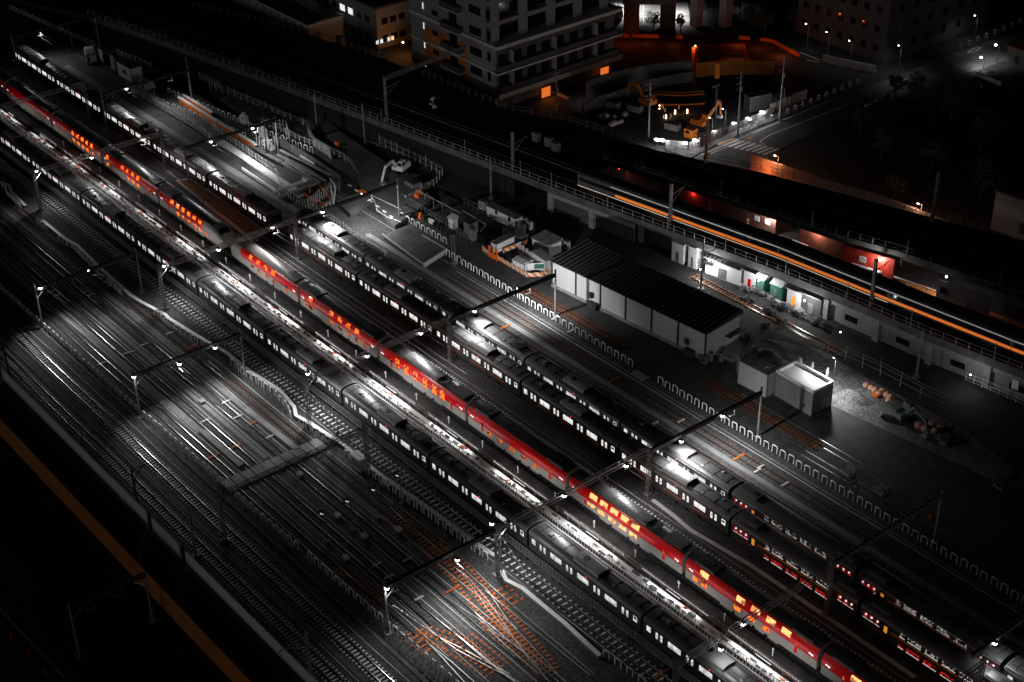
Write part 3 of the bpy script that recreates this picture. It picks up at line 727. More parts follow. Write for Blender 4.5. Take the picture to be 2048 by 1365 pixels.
put(sleeper_car('front crimson car with cream rounded nose, dark oval windscreen and six lit upper windows', u6, [-3.7,-1.8,.1,2.0,3.9,5.9], nose=1, redx=(-10.15,4.9)), -216.6)
put(sleeper_car('second crimson car above the rounded nose, four lit upper windows near its lower half', [-8.4,-2.6,-.7,1.2,3.1,], [-8.4,-.7,1.2,3.1], wl='wino'), -237.7)
put(sleeper_car('third crimson car above the rounded nose, ten small glowing orange windows', [-1.2,.7,2.6,4.5,6.4], [-1.2,.7,2.6,4.5,6.4]), -258.8)
put(sleeper_car('fourth crimson car above the rounded nose, dark windows', [], [], wl='winod'), -279.9)
put(sleeper_car('fifth crimson car above the rounded nose, at the edge of the yard', [], []), -301.0)
put(sleeper_car('cream-topped end car just below the rounded nose, four lit upper windows', [-3.4,-1.2,1.0,3.2], [-3.2,-1.0,1.2,3.4], wl='winod', nose=-1, redx=(-6.6,10.15), white_top=True), -193.0)
put(sleeper_car('second crimson car of the lower set, one wide lit window and a glossy red flank', [-7.2,-1.5,.8,3.0,5.2], [-8.3,-7.2,-1.5,.8,3.0,5.2], wl='winod'), -171.9)
put(sleeper_car('third crimson car of the lower set, with six tall glowing windows', [], [], tall=[-5.6,-3.4,-1.2,1.0,3.2,5.0], ac=True, panto=True), -150.9)
put(sleeper_car('fourth crimson car of the lower set, nearly dark with orange slits under the red', [], [-5.5,-3.1,-.7,1.7,4.1], wl='winod', L=20.2), -130.0)
put(sleeper_car('fifth crimson car of the lower set, checkered with ten bright windows, ribbed cooler on top', [-5.6,-3.7,-1.8,.1,2.0], [-5.9,-4.0,-2.1,-.2,1.7], wm='wino2', wl='wino2', ac=True, panto=True), -109.1)
put(sleeper_car('sixth crimson car of the lower set, five warm upper windows spaced apart', [-7.2,-1.4,.9,3.2,5.5], [-8.4,-7.2,-1.8,.4,2.6], wm='wino2'), -88.2)
put(sleeper_car('seventh crimson car of the lower set, at the bottom edge of the yard', [-5.5,-1.0,1.5], [-5.5,-1.0,1.5], wm='wino2'), -67.3)
# ================================================================ GANTRIES AND FLOODLIGHTS
def lattice(b, p, q, w_=.5, h_=.75, cell=1.1, r=.045):
    p, q = Vector(p), Vector(q); d = (q-p); L_ = d.length; d.normalize(); a = d.cross(Vector((0,0,1))).normalized()*w_/2; u = Vector((0,0,1))*h_/2
    cs = [a+u, -a+u, a-u, -a-u]
    for c in cs: b.beam(p+c, q+c, r*2.2, r*2.2)
    n = max(1, int(L_/cell))
    for i in range(n):
        s, e = p + d*(L_*i/n), p + d*(L_*(i+1)/n)
        b.beam(s+cs[i%2], e+cs[(i+1)%2], r, r); b.beam(s+(cs[1] if i%2 else cs[3]), e+(cs[3] if i%2 else cs[1]), r, r)
        b.beam(s+(cs[0] if i%2 else cs[2]), e+(cs[2] if i%2 else cs[0]), r, r)
    return b
def post_mesh(hh, box=True):
    b = MB()
    if box:
        for dx in (-.2,.2):
            for dy in (-.2,.2): b.beam((dx,dy,0),(dx,dy,hh),.09,.09)
        n = int(hh/.7)
        for i in range(n):
            z0, z1 = hh*i/n, hh*(i+1)/n; s = 1 if i%2 else -1
            for d in (-.2,.2): b.beam((s*.2,d,z0),(-s*.2,d,z1),.05,.05); b.beam((d,s*.2,z0),(d,-s*.2,z1),.05,.05)
    else: b.tube((0,0,0),(0,0,hh),.17,8,.14)
    b.box(-.4,.4,-.4,.4,0,.25)
    return b
def gantry(label, x, ys, z=7.0, style='lattice', posts=None, m='dsteel', hang=(), hh=8.0, yy=None):
    t = thing('catenary_gantry', label, 'gantry', (x, ys[0], 0), 0, 'overhead line gantries'); y0 = ys[0]
    for y in (posts or ys):
        hp = hh if isinstance(hh,(int,float)) else hh
        post_mesh(hp, style=='lattice').build('post', M['steel'], t, (0, y-y0, 0))
    b = MB(); a, c = (0, yy[0]-y0 if yy else 0, z), (0, (yy[1] if yy else ys[-1])-y0, z)
    if style == 'lattice': lattice(b, a, c, .45, .62, 1.5, .038)
    else:
        b.beam(a, c, .42, .5); n = int(abs(c[1]-a[1])/.8)
        for i in range(n): yv = a[1]+(c[1]-a[1])*i/n; b.box(-.3,.3,yv-.04,yv+.04,z+.25,z+.32)
    b.build('beam', M[m], t)
    for y in hang:
        b = MB(); b.tube((0,y-y0,z-.3),(0,y-y0,z-1.3),.04,5); b.beam((-.0,y-y0-.9,z-1.1),(0,y-y0+.3,z-1.3),.05,.05); b.build('hanger', M['steel'], t)
    for y in (posts or ys):
        b = MB(); sg = 1 if y < (ys[0]+ys[-1])/2+.1 else -1; b.beam((0,y-y0,z-1.6),(0,y-y0+sg*1.6,z-.3),.09,.09); b.build('brace', M['steel'], t)
    return t
def flood(x, y, z, label, power=1500, col=(1,1,1), lm='lamp', group='floodlights', aim=(.6,-.05,-1), r=.26, sz=165):
    t = thing('floodlight', label, 'floodlight', (x,y,z), 0, group)
    b = MB(); b.box(-.28,.28,-.2,.2,.16,.3); b.tube((0,0,.3),(0,0,.62),.04,5); b.beam((.2,0,.23),(-1.1,0,.23),.06,.06); b.build('housing', M['steel'], t)
    b = MB(); b.sphere((0,0,0), r, 10, 6, .75); b.build('lamp_glass', M[lm], t)
    light('SPOT', (0,0,-.3), power*LP, t, col, sz, 1.0, .22, aim); return t
GX = [(-271.5,'farthest',-240.5),]
g = 'gantry over the three near trains, %s'
xsL = [(-271.5,'the farthest one, dim','hid'),(-240.8,'second from the far end'),(-196.2,'by the rounded cream nose'),(-155.4,'over the tall-windowed crimson car'),(-113.7,'over the checkered crimson car'),(-84.0,'lowest one, at the bottom edge'),(-63.5,'just outside the bottom edge')]
for e in xsL:
    gantry(g % e[1], e[0], (88.0, 112.35), 7.2, 'lattice', m='fence', hang=(90.6,94.6,105.2,109.1))
xsR = [(-304.5,'farthest'),(-264.2,'second from the far end'),(-232.2,'beside the construction enclosure'),(-196.2,'over the end of the construction platform'),(-155.2,'beside the big ribbed shed'),(-113.4,'below the two small cabins'),(-84.2,'at the lower edge, unlit'),(-65.0,'at the lower right corner')]
for e in xsR:
    xx = e[0]; gantry('tube-beam gantry over the two far train tracks, %s' % e[1], xx, (112.35, 132.3 if xx>-200 else 131.0), 7.1, 'tube', m='dsteel' if xx<-90 else 'steel', hang=(114.65,118.65,123.3,127.3), hh=8.0, posts=(112.35,132.3 if xx>-200 else 131.0) if xx in (-304.5,-264.2,-232.2) else (132.3,) if xx>-200 and xx!=-196.2 else (132.6,))
for e,st in (((-203.2,'farthest, black beam'),'tube'),((-171.9,'over the far half, three lamps on it'),'tube'),((-140.9,'light lattice beam over the foot crossing'),'lattice'),((-114.0,'nearest, thick dark beam over the orange switch'),'tube')):
    gantry('gantry across the five yard tracks, %s' % e[1], e[0], (71.0 if e[0]<-160 else (66.2 if e[0]<-130 else 71.9), 87.75), 6.9, st, m='dsteel' if st=='tube' else 'steel', hang=(73.6,77.1,81.1,85.1))
gantry('unlit tubular gantry in the black lower corner outside the orange wall', -136.7, (44.2, 53.6), 7.0, 'tube', m='dsteel', hang=(47,50.5)).location.z = -2.8
# small cantilever masts
def mast(label, x, y, hh=7.5, arm=-3.2, z0=0.0, m='steel', arm_z=5.6, head=None):
    t = thing('catenary_mast', label, 'mast', (x,y,z0), 0, 'overhead line masts')
    post_mesh(hh, False).build('post', M[m], t)
    if arm:
        b = MB(); b.beam((0,0,arm_z+.6),(0,arm,arm_z+.6),.09,.09); b.beam((0,0,arm_z-.9),(0,arm*.75,arm_z+.5),.07,.07); b.tube((0,arm,arm_z+.5),(0,arm*.9,arm_z-.2),.05,5); b.build('arm', M[m], t)
    return t
mast('mast with a cantilever arm beside the lower hoop row at the panel fence', -113.6, 61.2, 7.2, -3.5)
mast('dark mast with a cantilever arm at the near side of the panel fence', -193.6, 61.4, 7.2, -3.0, m='dsteel')
mast('mast standing beyond the light lattice beam near the panel fence', -140.6, 62.0, 7.2, 2.5)
mast('mast at the far side of the outer track', -153.5, 61.0, 6.8, 2.0, m='dsteel')
mast('plain mast among the far hoops beyond the small white cabin', -306.0, 125.6, 8, 0, m='dsteel')
mast('mast beyond the road by the upper hoop rows', -269.8, 133.6, 7.5, 0)
mast('thin mast beside the concrete parapet of the construction road', -237.2, 142.7, 7.5, 0)
mast('thin pole at the back of the material yard', -226.0, 146.0, 8, 0)
mast('tall pole with cross arm in the middle of the construction road', -234.5, 129.9, 9.5, -1.6, m='dsteel')
mast('mast in front of the parked electrical cabins', -192.5, 149.5, 7.8, 3.0)
mast('mast beside the lone tree near the lit houses', -146.4, 154.6, 8.2, 3.4)
mast('mast behind the green digger, cantilever arm toward the wall', -108.8, 159.9, 7.8, 3.2)
mast('dark mast at the lower right edge of the digger ground', -96.5, 153.0, 6, 2.5, m='dsteel') if 0 else None

FL = []
def fl(x,y,lab,p=1500,z=7.0,**k): flood(x,y,z,'white floodlight '+lab,p,**k)
fl(-304.9,118.8,'over the farthest visible train roof',900)
fl(-264.8,126.2,'over the construction road, upper one',1000); fl(-263.9,117.5,'over the upper grey train beside the enclosure fence',1000)
fl(-232.0,126.1,'over the white machines of the construction pit',3200,aim=(.1,.35,-1),sz=175); fl(-231.9,117.5,'at the corner of the construction enclosure',2000)
fl(-240.7,108.8,'between the crimson and upper grey train',700); fl(-239.9,98.4,'over the far service strip',700); fl(-241.3,88.7,'beyond the far end of the winding trough',800)
fl(-197.0,126.1,'hanging at the lip of the construction platform',4200,aim=(-.1,.5,-1),sz=175); fl(-195.8,117.4,'over the roof of the farthest grey train, first',2600); fl(-196.6,108.4,'where the two crimson sets meet',1900); fl(-195.7,98.1,'over the service strip by the cream nose',1900); fl(-196.8,89.1,'over the ladder track near the cream nose',1300)
fl(-203.2,79.6,'on the farthest yard gantry, inner one',2500,aim=(.9,0,-.9)); fl(-202.8,71.7,'on the farthest yard gantry, outer one',1700,aim=(.8,.2,-1),sz=140)
fl(-155.8,125.6,'beside the big shed over the hoop-side track',7500,aim=(-.6,.6,-.6),sz=170); fl(-154.9,116.7,'on the gantry post between the two far trains',2600); fl(-155.1,107.2,'above the pantograph of the crimson set',1900); fl(-155.1,98.0,'over the service strip at mid length',2000); fl(-156.7,89.3,'on the mast by the winding trough, mid length',2000)
fl(-170.9,79.1+4.0,'on the three-lamp yard gantry, inner one',2300,aim=(.9,0,-.9),sz=160); fl(-170.4,77.2,'on the three-lamp yard gantry, middle one',1800,aim=(.8,.15,-1),sz=150); fl(-171.6,70.9,'on the three-lamp yard gantry, over its mast',800,aim=(.8,.35,-1),sz=130)
fl(-113.1,124.7,'on the lower tube gantry, hoop side',3600,aim=(0,.4,-1),sz=170); fl(-112.5,116.7,'on the lower tube gantry, above the farthest train',2700); fl(-113.2,107.9,'under the lattice beam by the crimson roof',1500); fl(-113.6,98.1,'over the service strip at the lower gantry',1500); fl(-115.1,88.1,'on the mast head at the lower trough',1500)
fl(-112.5,81.0,'over the orange switch',3000,col=(1,.97,.95)); fl(-113.7,72.0,'on the outer mast of the lowest yard gantry',600)
fl(-64.7,116.1,'near the lower right corner over the last cars',350); fl(-82.8,93.4,'at the bottom edge over the nearest train',260); fl(-84,98,'at the bottom edge over the service strip',250) 

# tube lights of the service strip
for i in range(16):
    x = -282 + i*14.2
    t = thing('tube_light', 'fluorescent tube light under the loop railing beside the service strip', 'tube light', (x, 101.0, .62), 0, 'tube lights of the service strip')
    MB().box(-1.2,1.2,-.04,.04,-.03,.05).build('housing', M['steel'], t)
    MB().box(-1.15,1.15,-.09,-.041,-.03,.03).build('tube', M['spot'], t)
    f = 1.0 if -215 < x < -70 else .35
    light('AREA', (0,-.12,-.02), 90*f, t, (1,.97,.94), size=(9,.1), aim=(0,-.8,-.5))
    light('AREA', (0,.15,.2), 105*f, t, (1,.97,.95), size=(11,.2), aim=(0,1,.35))
# overhead wires
for y, lb in ((90.6,'clear ladder track'),(94.6,'nearest grey train'),(105.25,'crimson train'),(109.1,'empty track beyond the crimson train'),(114.65,'middle grey train'),(118.65,'farthest grey train'),(73.6,'first yard track'),(77.1,'second yard track'),(81.1,'third yard track'),(85.1,'fourth yard track')):
    b = MB(); b.box(-330,-20,-.018,.018,5.4,5.43); b.box(-330,-20,-.018,.018,6.3,6.33)
    tag(b.build('overhead_wire', M['black'], None, (0,y,0)), 'pair of overhead wires above the %s' % lb, 'overhead wire')
# ================================================================ GROUND-LEVEL BUILDINGS AND PLANT
def stripe_mat(name, c1, c2, scale=3.0, rot=45):
    m = bpy.data.materials.new(name); m.use_nodes = True; nt = m.node_tree; b = nt.nodes['Principled BSDF']; L = nt.links.new
    tc = nt.nodes.new('ShaderNodeTexCoord'); wv = nt.nodes.new('ShaderNodeTexWave'); wv.wave_type = 'BANDS'; wv.bands_direction = 'DIAGONAL'; wv.inputs['Scale'].default_value = scale
    r = nt.nodes.new('ShaderNodeValToRGB'); r.color_ramp.interpolation = 'CONSTANT'; r.color_ramp.elements[0].color = (*c1,1); r.color_ramp.elements[1].color = (*c2,1); r.color_ramp.elements[1].position = .5
    L(tc.outputs['Object'], wv.inputs[0]); L(wv.outputs[0], r.inputs[0]); L(r.outputs[0], b.inputs['Base Color']); b.inputs['Roughness'].default_value = .6
    return m
M['stripes'] = stripe_mat('warning_stripes', (.75,.72,.7), (.85,.2,.02), .55)
def hgt(bp, tp):
    a, t = at(*bp), at(*tp); return H * (1 - a.xy.length / t.xy.length)
def frame(A, B, C, za=0.0):
    a, b, c = at(*A, za), at(*B, za), at(*C, za); d = b - a; L = d.length; rz = math.atan2(d.y, d.x)
    n = Vector((-math.sin(rz), math.cos(rz), 0)); return a, rz, L, abs((c-b).dot(n))
def boxhouse(name, label, cat, A, B, C, h, wall='white', roof='steel', pitch='flat', over=.15, ribs=0, group=None, door=None, win=(), lift=0.0, rise=.35, za=0.0):
    a, rz, L, D = frame(A, B, C, za); a.z = za; t = thing(name, label, cat, a, rz, group)
    MB().box(0, L, 0, D, lift, h).build('wall', M[wall], t)
    b = MB()
    if pitch == 'gable': b.add([(-over,-over,h),(L+over,-over,h),(L+over,D+over,h),(-over,D+over,h),(-over,D/2,h+rise),(L+over,D/2,h+rise)],[(0,1,5,4),(2,3,4,5),(0,4,3),(1,2,5),(0,3,2,1)])
    elif pitch == 'mono': b.add([(-over,-over,h),(L+over,-over,h),(L+over,D+over,h),(-over,D+over,h),(-over,-over,h+.12),(L+over,-over,h+.12),(L+over,D+over,h+rise+.12),(-over,D+over,h+rise+.12)],[(0,3,2,1),(4,5,6,7),(0,1,5,4),(1,2,6,5),(2,3,7,6),(3,0,4,7)])
    else: b.box(-over, L+over, -over, D+over, h, h+.12)
    r = b.build('roof', M[roof], t)
    if ribs:
        b = MB(); n = int(L/ribs)
        for i in range(n+1):
            x = i*L/n
            if pitch == 'mono': b.beam((x,-over,h+.16),(x,D+over,h+rise+.16),.1,.08)
            elif pitch == 'gable': b.beam((x,-over,h+.05),(x,D/2,h+rise+.05),.08,.06); b.beam((x,D/2,h+rise+.05),(x,D+over,h+.05),.08,.06)
            else: b.box(x-.04,x+.04,-over,D+over,h+.12,h+.17)
        b.build('ribs', M['steel'], r)
    b = MB()
    for (x,y) in ((0,0),(L,0),(L,D),(0,D)): b.box(x-.06,x+.06,y-.06,y+.06,lift,h-.002)
    b.build('corner_trim', M['steel'], t)
    for (x0,x1,z0,z1,m) in win: MB().box(L*x0,L*x1,-.04,-.003,z0,z1).build('window', M[m], t)
    if door: MB().box(L+.003,L+.05,D*door[0],D*door[1],lift+.05,lift+1.95).build('door', M[door[2]], t)
    return t, L, D
# -- big ribbed shed
A,B,C = (1104,573),(1409,722),(1476,680)
hs = hgt(B,(1404,668))
t,L,D = boxhouse('storage_shed', 'long low metal-clad shed with black ribbed roof and pale panelled walls', 'shed', A,B,C, hs, 'cladding','shedroof','mono',.25,.85,door=(.62,.85,'white'),rise=.5)
b = MB()
for i in range(7): x = L*i/6.0; b.box(x-.09,x+.09,-.1,-.004,.5,hs-.1); b.box(x+.14,x+.2,-.08,-.004,.5,hs-.1)
b.build('downpipe', M['dsteel'], t); MB().box(-.05,L+.05,-.12,-.004,0,.5).build('plinth', M['conc'], t)
MB().box(L,L+1.0,D*.55,D*.98,2.25,2.33).build('canopy', M['dsteel'], t)
MB().box(L+.02,L+3.2,D*.3,D*1.0,0,.45).build('door_step', M['conc'], t)
for i,(x,y) in enumerate(((.6,.7),(1.7,1.6))):
    o = MB(); o.tube((L+x,y,0),(L+x,y,1.25),.38,12); o.tube((L+x,y,1.25),(L+x,y,1.42),.46,12,.3); q = o.build('condenser', M['steel'], t); MB().tube((L+x,y,1.42),(L+x,y,1.44),.26,10).build('fan_grille', M['grille'], q)
q = MB().box(L-.1,L+.9,-.9,-.25,.1,1.15).build('condenser', M['steel'], t); MB().box(L+.05,L+.75,-.93,-.901,.3,1.0).build('fan_grille', M['grille'], q)
for x in (.285*L,.905*L):
    o = MB(); o.box(x-.45,x+.1,-.55,-.11,1.6,2.3); o.sphere((x-.2,-.5,2.3),.38,8,5); o.build('exhaust_hood', M['dsteel'], t); MB().box(x-.4,x+1.3,-.9,-.13,.1,1.05).build('outdoor_unit', M['dsteel'], t)
# -- container village
boxhouse('tool_shed','pale tool shed with grey roof of three seams, behind the white one','shed',(1065,499),(1097,516),(1122,504),hgt((1097,516),(1097,493)),'white','conc','mono',.2,1.5,rise=.25)
boxhouse('tool_shed','brightest white tool shed with plank roof, right behind the striped barrier','shed',(1025,537),(1049,549),(1069,540),hgt((1049,549),(1049,531)),'white','pale','gable',.12,.6,door=(.1,.9,'white'),rise=.25)
boxhouse('site_cabin','tall pale site cabin with split grey roof next to the big shed','cabin',(1063,531),(1092,551),(1107,543),hgt((1092,551),(1093,524)),'pale','conc','flat',.05,2.2)
boxhouse('site_cabin','cabin raised on legs with white end panel and orange striped skirt','cabin',(983,512),(993,517),(1029,500),hgt((993,517),(992,490)),'white','steel','flat',.1,.8,lift=.9)
tag(MB().box(0,5,-.03,.03,0,.7).build('striped_board', M['stripes'], None, at(1006,506,1.0)), 'orange striped board under the raised cabin', 'striped board').rotation_euler[2] = 1.55
boxhouse('open_shed','long flat grey roof on posts behind the raised cabin, orange board at its end','shed',(1007,478),(1041,497),(1052,490),1.9,'dsteel','steel','flat',.2,3)
boxhouse('container','long white container with rib roof standing beyond the fence of the cubicles','container',(973,432),(1032,460),(1043,453),hgt((1032,460),(1033,440)),'white','steel','flat',.05,1.1,win=((.3,.38,1.3,1.9,'glass'),(.75,.82,1.0,1.9,'glass')))
for i,(x,y,lb) in enumerate(((1035,458,'small grey cubicle at the foot of the long container, leftmost of four'),(1045,467,'small grey cubicle in front of the group of four'),(1049,452,'small grey cubicle standing taller behind the group of four'),(1060,459,'small grey cubicle with bright side, rightmost of four'),(964,418,'twin thin cubicle left of the long container, first'),(970,420,'twin thin cubicle left of the long container, second'),(1134,499,'lone pale cubicle between tool shed and big shed'))):
    t_ = thing('cubicle', lb, 'cubicle', at(x,y), .1, 'small cubicles'); MB().box(-.45,.45,-.35,.35,.1,1.5).build('case', M['pale'], t_); MB().box(-.5,.5,-.4,.4,1.5,1.58).build('lid', M['steel'], t_); MB().box(-.3,.3,-.38,-.355,.3,1.3).build('door', M['steel'], t_)
def ori(o, P, Q): d = at(*Q)-at(*P); o.rotation_euler[2] = math.atan2(d.y,d.x); return o
def barrier(label, P, Q, h=.75, m='stripes', z0=.15):
    a, c = at(*P), at(*Q); L = (c-a).length; t = thing('striped_barrier', label, 'barrier', a, math.atan2(c.y-a.y, c.x-a.x), 'orange striped barriers')
    MB().box(0,L,-.03,.03,z0,z0+h).build('board', M[m], t); b = MB(); n = int(L/1.8)+1
    for i in range(n+1): b.tube((L*i/n,0,0),(L*i/n,0,h+.5),.04,5)
    b.build('post', M['steel'], t); return t
barrier('long orange and white striped barrier along the road edge before the tool sheds',(994,520),(1054,556))
barrier('short orange and white striped barrier turning the corner below the white tool shed',(1054,556),(1086,555))
barrier('striped barrier running back from the corner to the big shed',(1086,555),(1103,546))
barrier('striped barrier by the raised cabin steps',(965,503),(979,514),.9)
t = thing('orange_gate','bright orange gate frame below the raised cabin','gate',at(979,514),0); ori(t,(979,514),(994,522)); Lg=(at(979,514)-at(994,522)).length
for i in range(3): MB().box(Lg*i/2-.12,Lg*i/2+.12,-.1,.1,0,2.1).build('post', M['orangep'], t)
MB().box(0,Lg,-.04,.04,.1,.9).build('board', M['orangep'], t)
t = thing('notice_board','site notice board with dark green panel behind the striped barrier','notice board',at(1056,549),0); ori(t,(1054,556),(1086,555)); MB().box(0,2.8,-.03,.03,.8,2.0).build('frame', M['white'], t); MB().box(1.0,2.6,-.05,-.031,.95,1.8).build('panel', M['green'], t)
t = thing('corrugated_fence','leaning corrugated white sheets in front of the brown-floored store','fence',at(1037,506),0); ori(t,(1037,506),(1062,528)); b = MB()
for i in range(11): b.box(i*.42,i*.42+.3,-.05+.06*(i%3),.05+.05*(i%2),0,2.0+.25*math.sin(i*2.1))
b.build('sheet', M['pale'], t)
struct(MB().poly([at(*p)[:2] for p in ((1040,492),(1050,484),(1072,498),(1062,507))], .0, .3).build('platform', M['brown']))
# -- fenced electrical plant
rail_fence('pipe_fence','pale pipe frame fence round the electrical plant',[at(*p)[:2] for p in ((833,400),(921,447),(925,441),(972,470),(962,484))],2.0,2.4,'steel',0,(1.0,.94),0,.05)
rail_fence('mesh_fence','long dark mesh fence before the electrical plant',[at(*p)[:2] for p in ((803,400),(950,492))],1.3,1.0,'steel',0,(1.0,.5))
rail_fence('mesh_fence','mesh fence between electrical plant and long container',[at(*p)[:2] for p in ((928,412),(965,432),(1003,452))],1.6,1.2,'steel',0,(1.0,.5))
boxhouse('control_box','white control box with red and white lit display','control box',(897,455),(908,460),(916,456),hgt((908,460),(907,441)),'white','pale','mono',.15,win=((.9,1.0,1.2,1.5,'spot'),))
boxhouse('control_box','dark transformer cubicle with small red lamp','control box',(929,465),(940,471),(953,463),2.0,'steel','dsteel','flat',.1)
boxhouse('control_box','light metal cabinet right before the transformer cubicle','control box',(938,478),(947,483),(951,479),1.9,'steel','steel','flat',.05)
tag(MB().sphere((0,0,0),.12,6,4).build('signal_lamp', M['redlamp'], None, at(938,458,1.2)), 'small glowing red lamp on the transformer cubicle', 'lamp')
rng = random.Random(5)
for i in range(12):                                     # drums and bins along the fence
    p = at(812+i*7.2, 420+i*4.4); h_ = rng.uniform(.7,1.1); b = MB(); b.tube((0,0,0),(0,0,h_),.34,9); b.tube((0,0,h_),(0,0,h_+.05),.3,9)
    tag(b.build('drum', M['orangep' if i==4 else 'dsteel'], None, p), 'orange drum in the row of drums along the dark mesh fence' if i==4 else 'dark drum standing in the row along the mesh fence','drum','drums along the mesh fence')
boxhouse('bin','big pale steel bin with open top at the head of the drum row','bin',(811,378),(826,387),(842,380),1.5,'steel','grille','flat',-.2)
t = thing('notice_board','white notice board on legs by the dark road','notice board',at(858,452),.15); MB().box(0,1.3,-.03,.03,.5,1.5).build('panel', M['board'], t); b = MB(); b.tube((.05,.05,0),(.05,.05,1.5),.04,5); b.tube((1.25,.05,0),(1.25,.05,1.5),.04,5); b.build('leg', M['steel'], t)
# -- raised steel deck in the middle of the road
dz = .75; dk = [(765,470),(848,530),(894,500),(812,452)]
t = thing('steel_deck','raised steel working deck with pale edge beams, beside the bright path','platform',(0,0,0))
MB().poly([at(*p,dz)[:2] for p in dk], .35, dz).build('deck', M['asphalt2'], t)
b = MB(); P = [at(*p,dz) for p in dk]
b.beam(P[0]+Vector((0,0,.08)),P[1]+Vector((0,0,.08)),.15,.3); b.beam(P[1]+Vector((0,0,.08)),P[2]+Vector((0,0,.08)),.25,.35); b.beam(P[1]+Vector((0,0,-.35)),P[2]+Vector((0,0,-.35)),.25,.25); b.beam(P[2]+Vector((0,0,.05)),P[2].lerp(P[3],.6)+Vector((0,0,.05)),.1,.15)
b.build('edge_beam', M['pale'], t)
b = MB(); n=18
for i in range(n+1): q=P[0].lerp(P[1],i/n); b.tube(q,q+Vector((0,0,1.2)),.025,4)
b.pipe([P[0]+Vector((0,0,1.2)),P[1]+Vector((0,0,1.2))],.025,4); b.pipe([P[0]+Vector((0,0,.65)),P[1]+Vector((0,0,.65))],.02,4); b.build('handrail', M['steel'], t)
t = thing('ladder_tower','slim leaning lattice tower beside the dark road','tower',at(909,527),.2)
b = MB(); lattice(b,(0,0,0),(-.5,.3,4.6),.5,.5,.6,.03); b.box(-.5,.5,-.4,.4,0,.2); b.build('frame', M['steel'], t)
# ================================================================ CONSTRUCTION PLATFORM AND PIT
pz = .9
MBp = MB().poly([at(*p,pz)[:2] for p in ((602,232),(700,318),(716,343),(722,385),(672,402),(700,428),(742,400),(790,452),(862,400),(842,352),(780,330),(690,270),(640,230))], -.1, pz)
tag(MBp.build('working_platform', M['asphalt2']), 'grey asphalt working platform with the white digger on it', 'platform')
o = MB().poly([at(*p,.6)[:2] for p in ((500,228),(612,262),(618,240),(520,210))], -.1, .6).build('access_ramp', M['asphalt']); tag(o,'dark asphalt ramp leading up to the working platform','ramp')
def wall_line(label, pts, w_, z0, z1, m='conc', name='parapet', cat='parapet'):
    return tag(MB().ribbon([at(x,y,z1) for x,y in pts], w_, z0, z1).build(name, M[m]), label, cat)
wall_line('pale concrete parapet curving along the far side of the working platform',[(615,250),(628,275),(655,292),(662,300)],.35,0,1.9)
wall_line('low dark wall dividing the platform ramp from the pit',[(545,268),(600,298),(655,335),(680,352),(676,366)],.3,0,1.7,'conc_d')
wall_line('pale sloped slab at the head of the pit',[(648,370),(672,367)],1.2,.5,.9,'conc_d')
# pit
struct(MB().poly([at(*p)[:2] for p in ((478,330),(520,305),(600,350),(665,395),(640,425),(560,380))], .0, .012).build('pit_floor', M['black']))
wall_line('pale concrete walkway between the upper grey train and the pit',[(440,282),(500,322),(560,362),(604,390)],1.6,-.1,.35,'pale','walkway','walkway')
wall_line('thin white kerb along the concrete walkway by the pit',[(484,335),(540,372),(560,385)],.25,-.1,.6,'white','kerb','kerb')
for i,(p,q,w_,z,m,lb) in enumerate((((548,386),(620,358),.7,.9,'pale','pale beam lying across the pit, upper'),((556,394),(632,367),.5,.7,'conc','thin beam across the pit next to the pale one'),((560,300),(660,350),.35,1.6,'steel','long white-edged steel beam along the pit, upper'),((556,310),(650,362),.3,1.2,'steel','long steel beam along the pit, middle'),((570,322),(640,366),.3,.8,'steel','long steel beam along the pit, lower'),((600,311),(628,328),.1,2.1,'board','white sheet panel fixed on the pit rail'),((500,292),(560,325),.3,.9,'conc_d','old sheet-pile beam at the far side of the pit'),((620,385),(618,345),.25,.9,'orangewall','rusty brown prop standing in the pit'),((640,372),(662,398),.3,.4,'orangewall','rusty plank at the bottom of the pit'),((600,385),(652,412),.4,.3,'wood','orange lit planks at the pit floor'))):
    a,c = at(*p,z),at(*q,z); tag(MB().beam(a,c,w_,.35).build('beam', M[m]), lb, 'beam')
rng = random.Random(9)
def scaffold(label, pts, h, z0=0.0, step=1.0):
    P=[at(*p) for p in pts]; t=thing('scaffold',label,'scaffold',(0,0,0)); b=MB(); c_=MB()
    for a,c in zip(P,P[1:]):
        n=max(1,int((c-a).length/step))
        for i in range(n): q=a.lerp(c,i/n); q.z=z0; b.tube(q,q+Vector((rng.uniform(-.12,.12),rng.uniform(-.08,.08),h*rng.uniform(.75,1.2))),.045,4)
        for f in (.35,.7,.95): c_.tube(Vector((a.x,a.y,z0+h*f)),Vector((c.x,c.y,z0+h*f*rng.uniform(.9,1.1))),.04,4)
    b.build('upright', M['wmetal'], t)['kind']='stuff'; c_.build('ledger', M['fence'], t)
scaffold('bright scaffold railing at the lower mouth of the pit',[(555,388),(640,432),(668,415),(672,385),(660,372)],1.6,.2,.8)
scaffold('scaffold stairs beside the bright lamp of the pit',[(618,420),(640,405),(662,392),(668,408)],2.0,.2,.5)
scaffold('scaffold fence between pit walkway and the pit',[(425,262),(480,300),(553,352),(560,372)],1.4,.3,1.2)
scaffold('tall scaffold rail running from the pit down to the steel deck',[(662,440),(700,470),(760,500),(775,520)],1.4,0,1.0)
scaffold('scaffold rail at the far side of the platform, before the material yard',[(690,330),(650,310),(600,292),(555,268)],1.3,.9,1.3)
scaffold('scaffold at the white machines by the enclosure end',[(505,275),(540,262),(575,268),(580,285),(540,305),(510,292)],2.2,.2,.7)
scaffold('frame of poles fencing the material yard, upper side',[(690,262),(760,292),(830,325),(885,352)],2.0,0,1.5)
scaffold('frame of poles fencing the material yard, end side',[(885,352),(868,375),(830,392)],1.6,0,1.5)
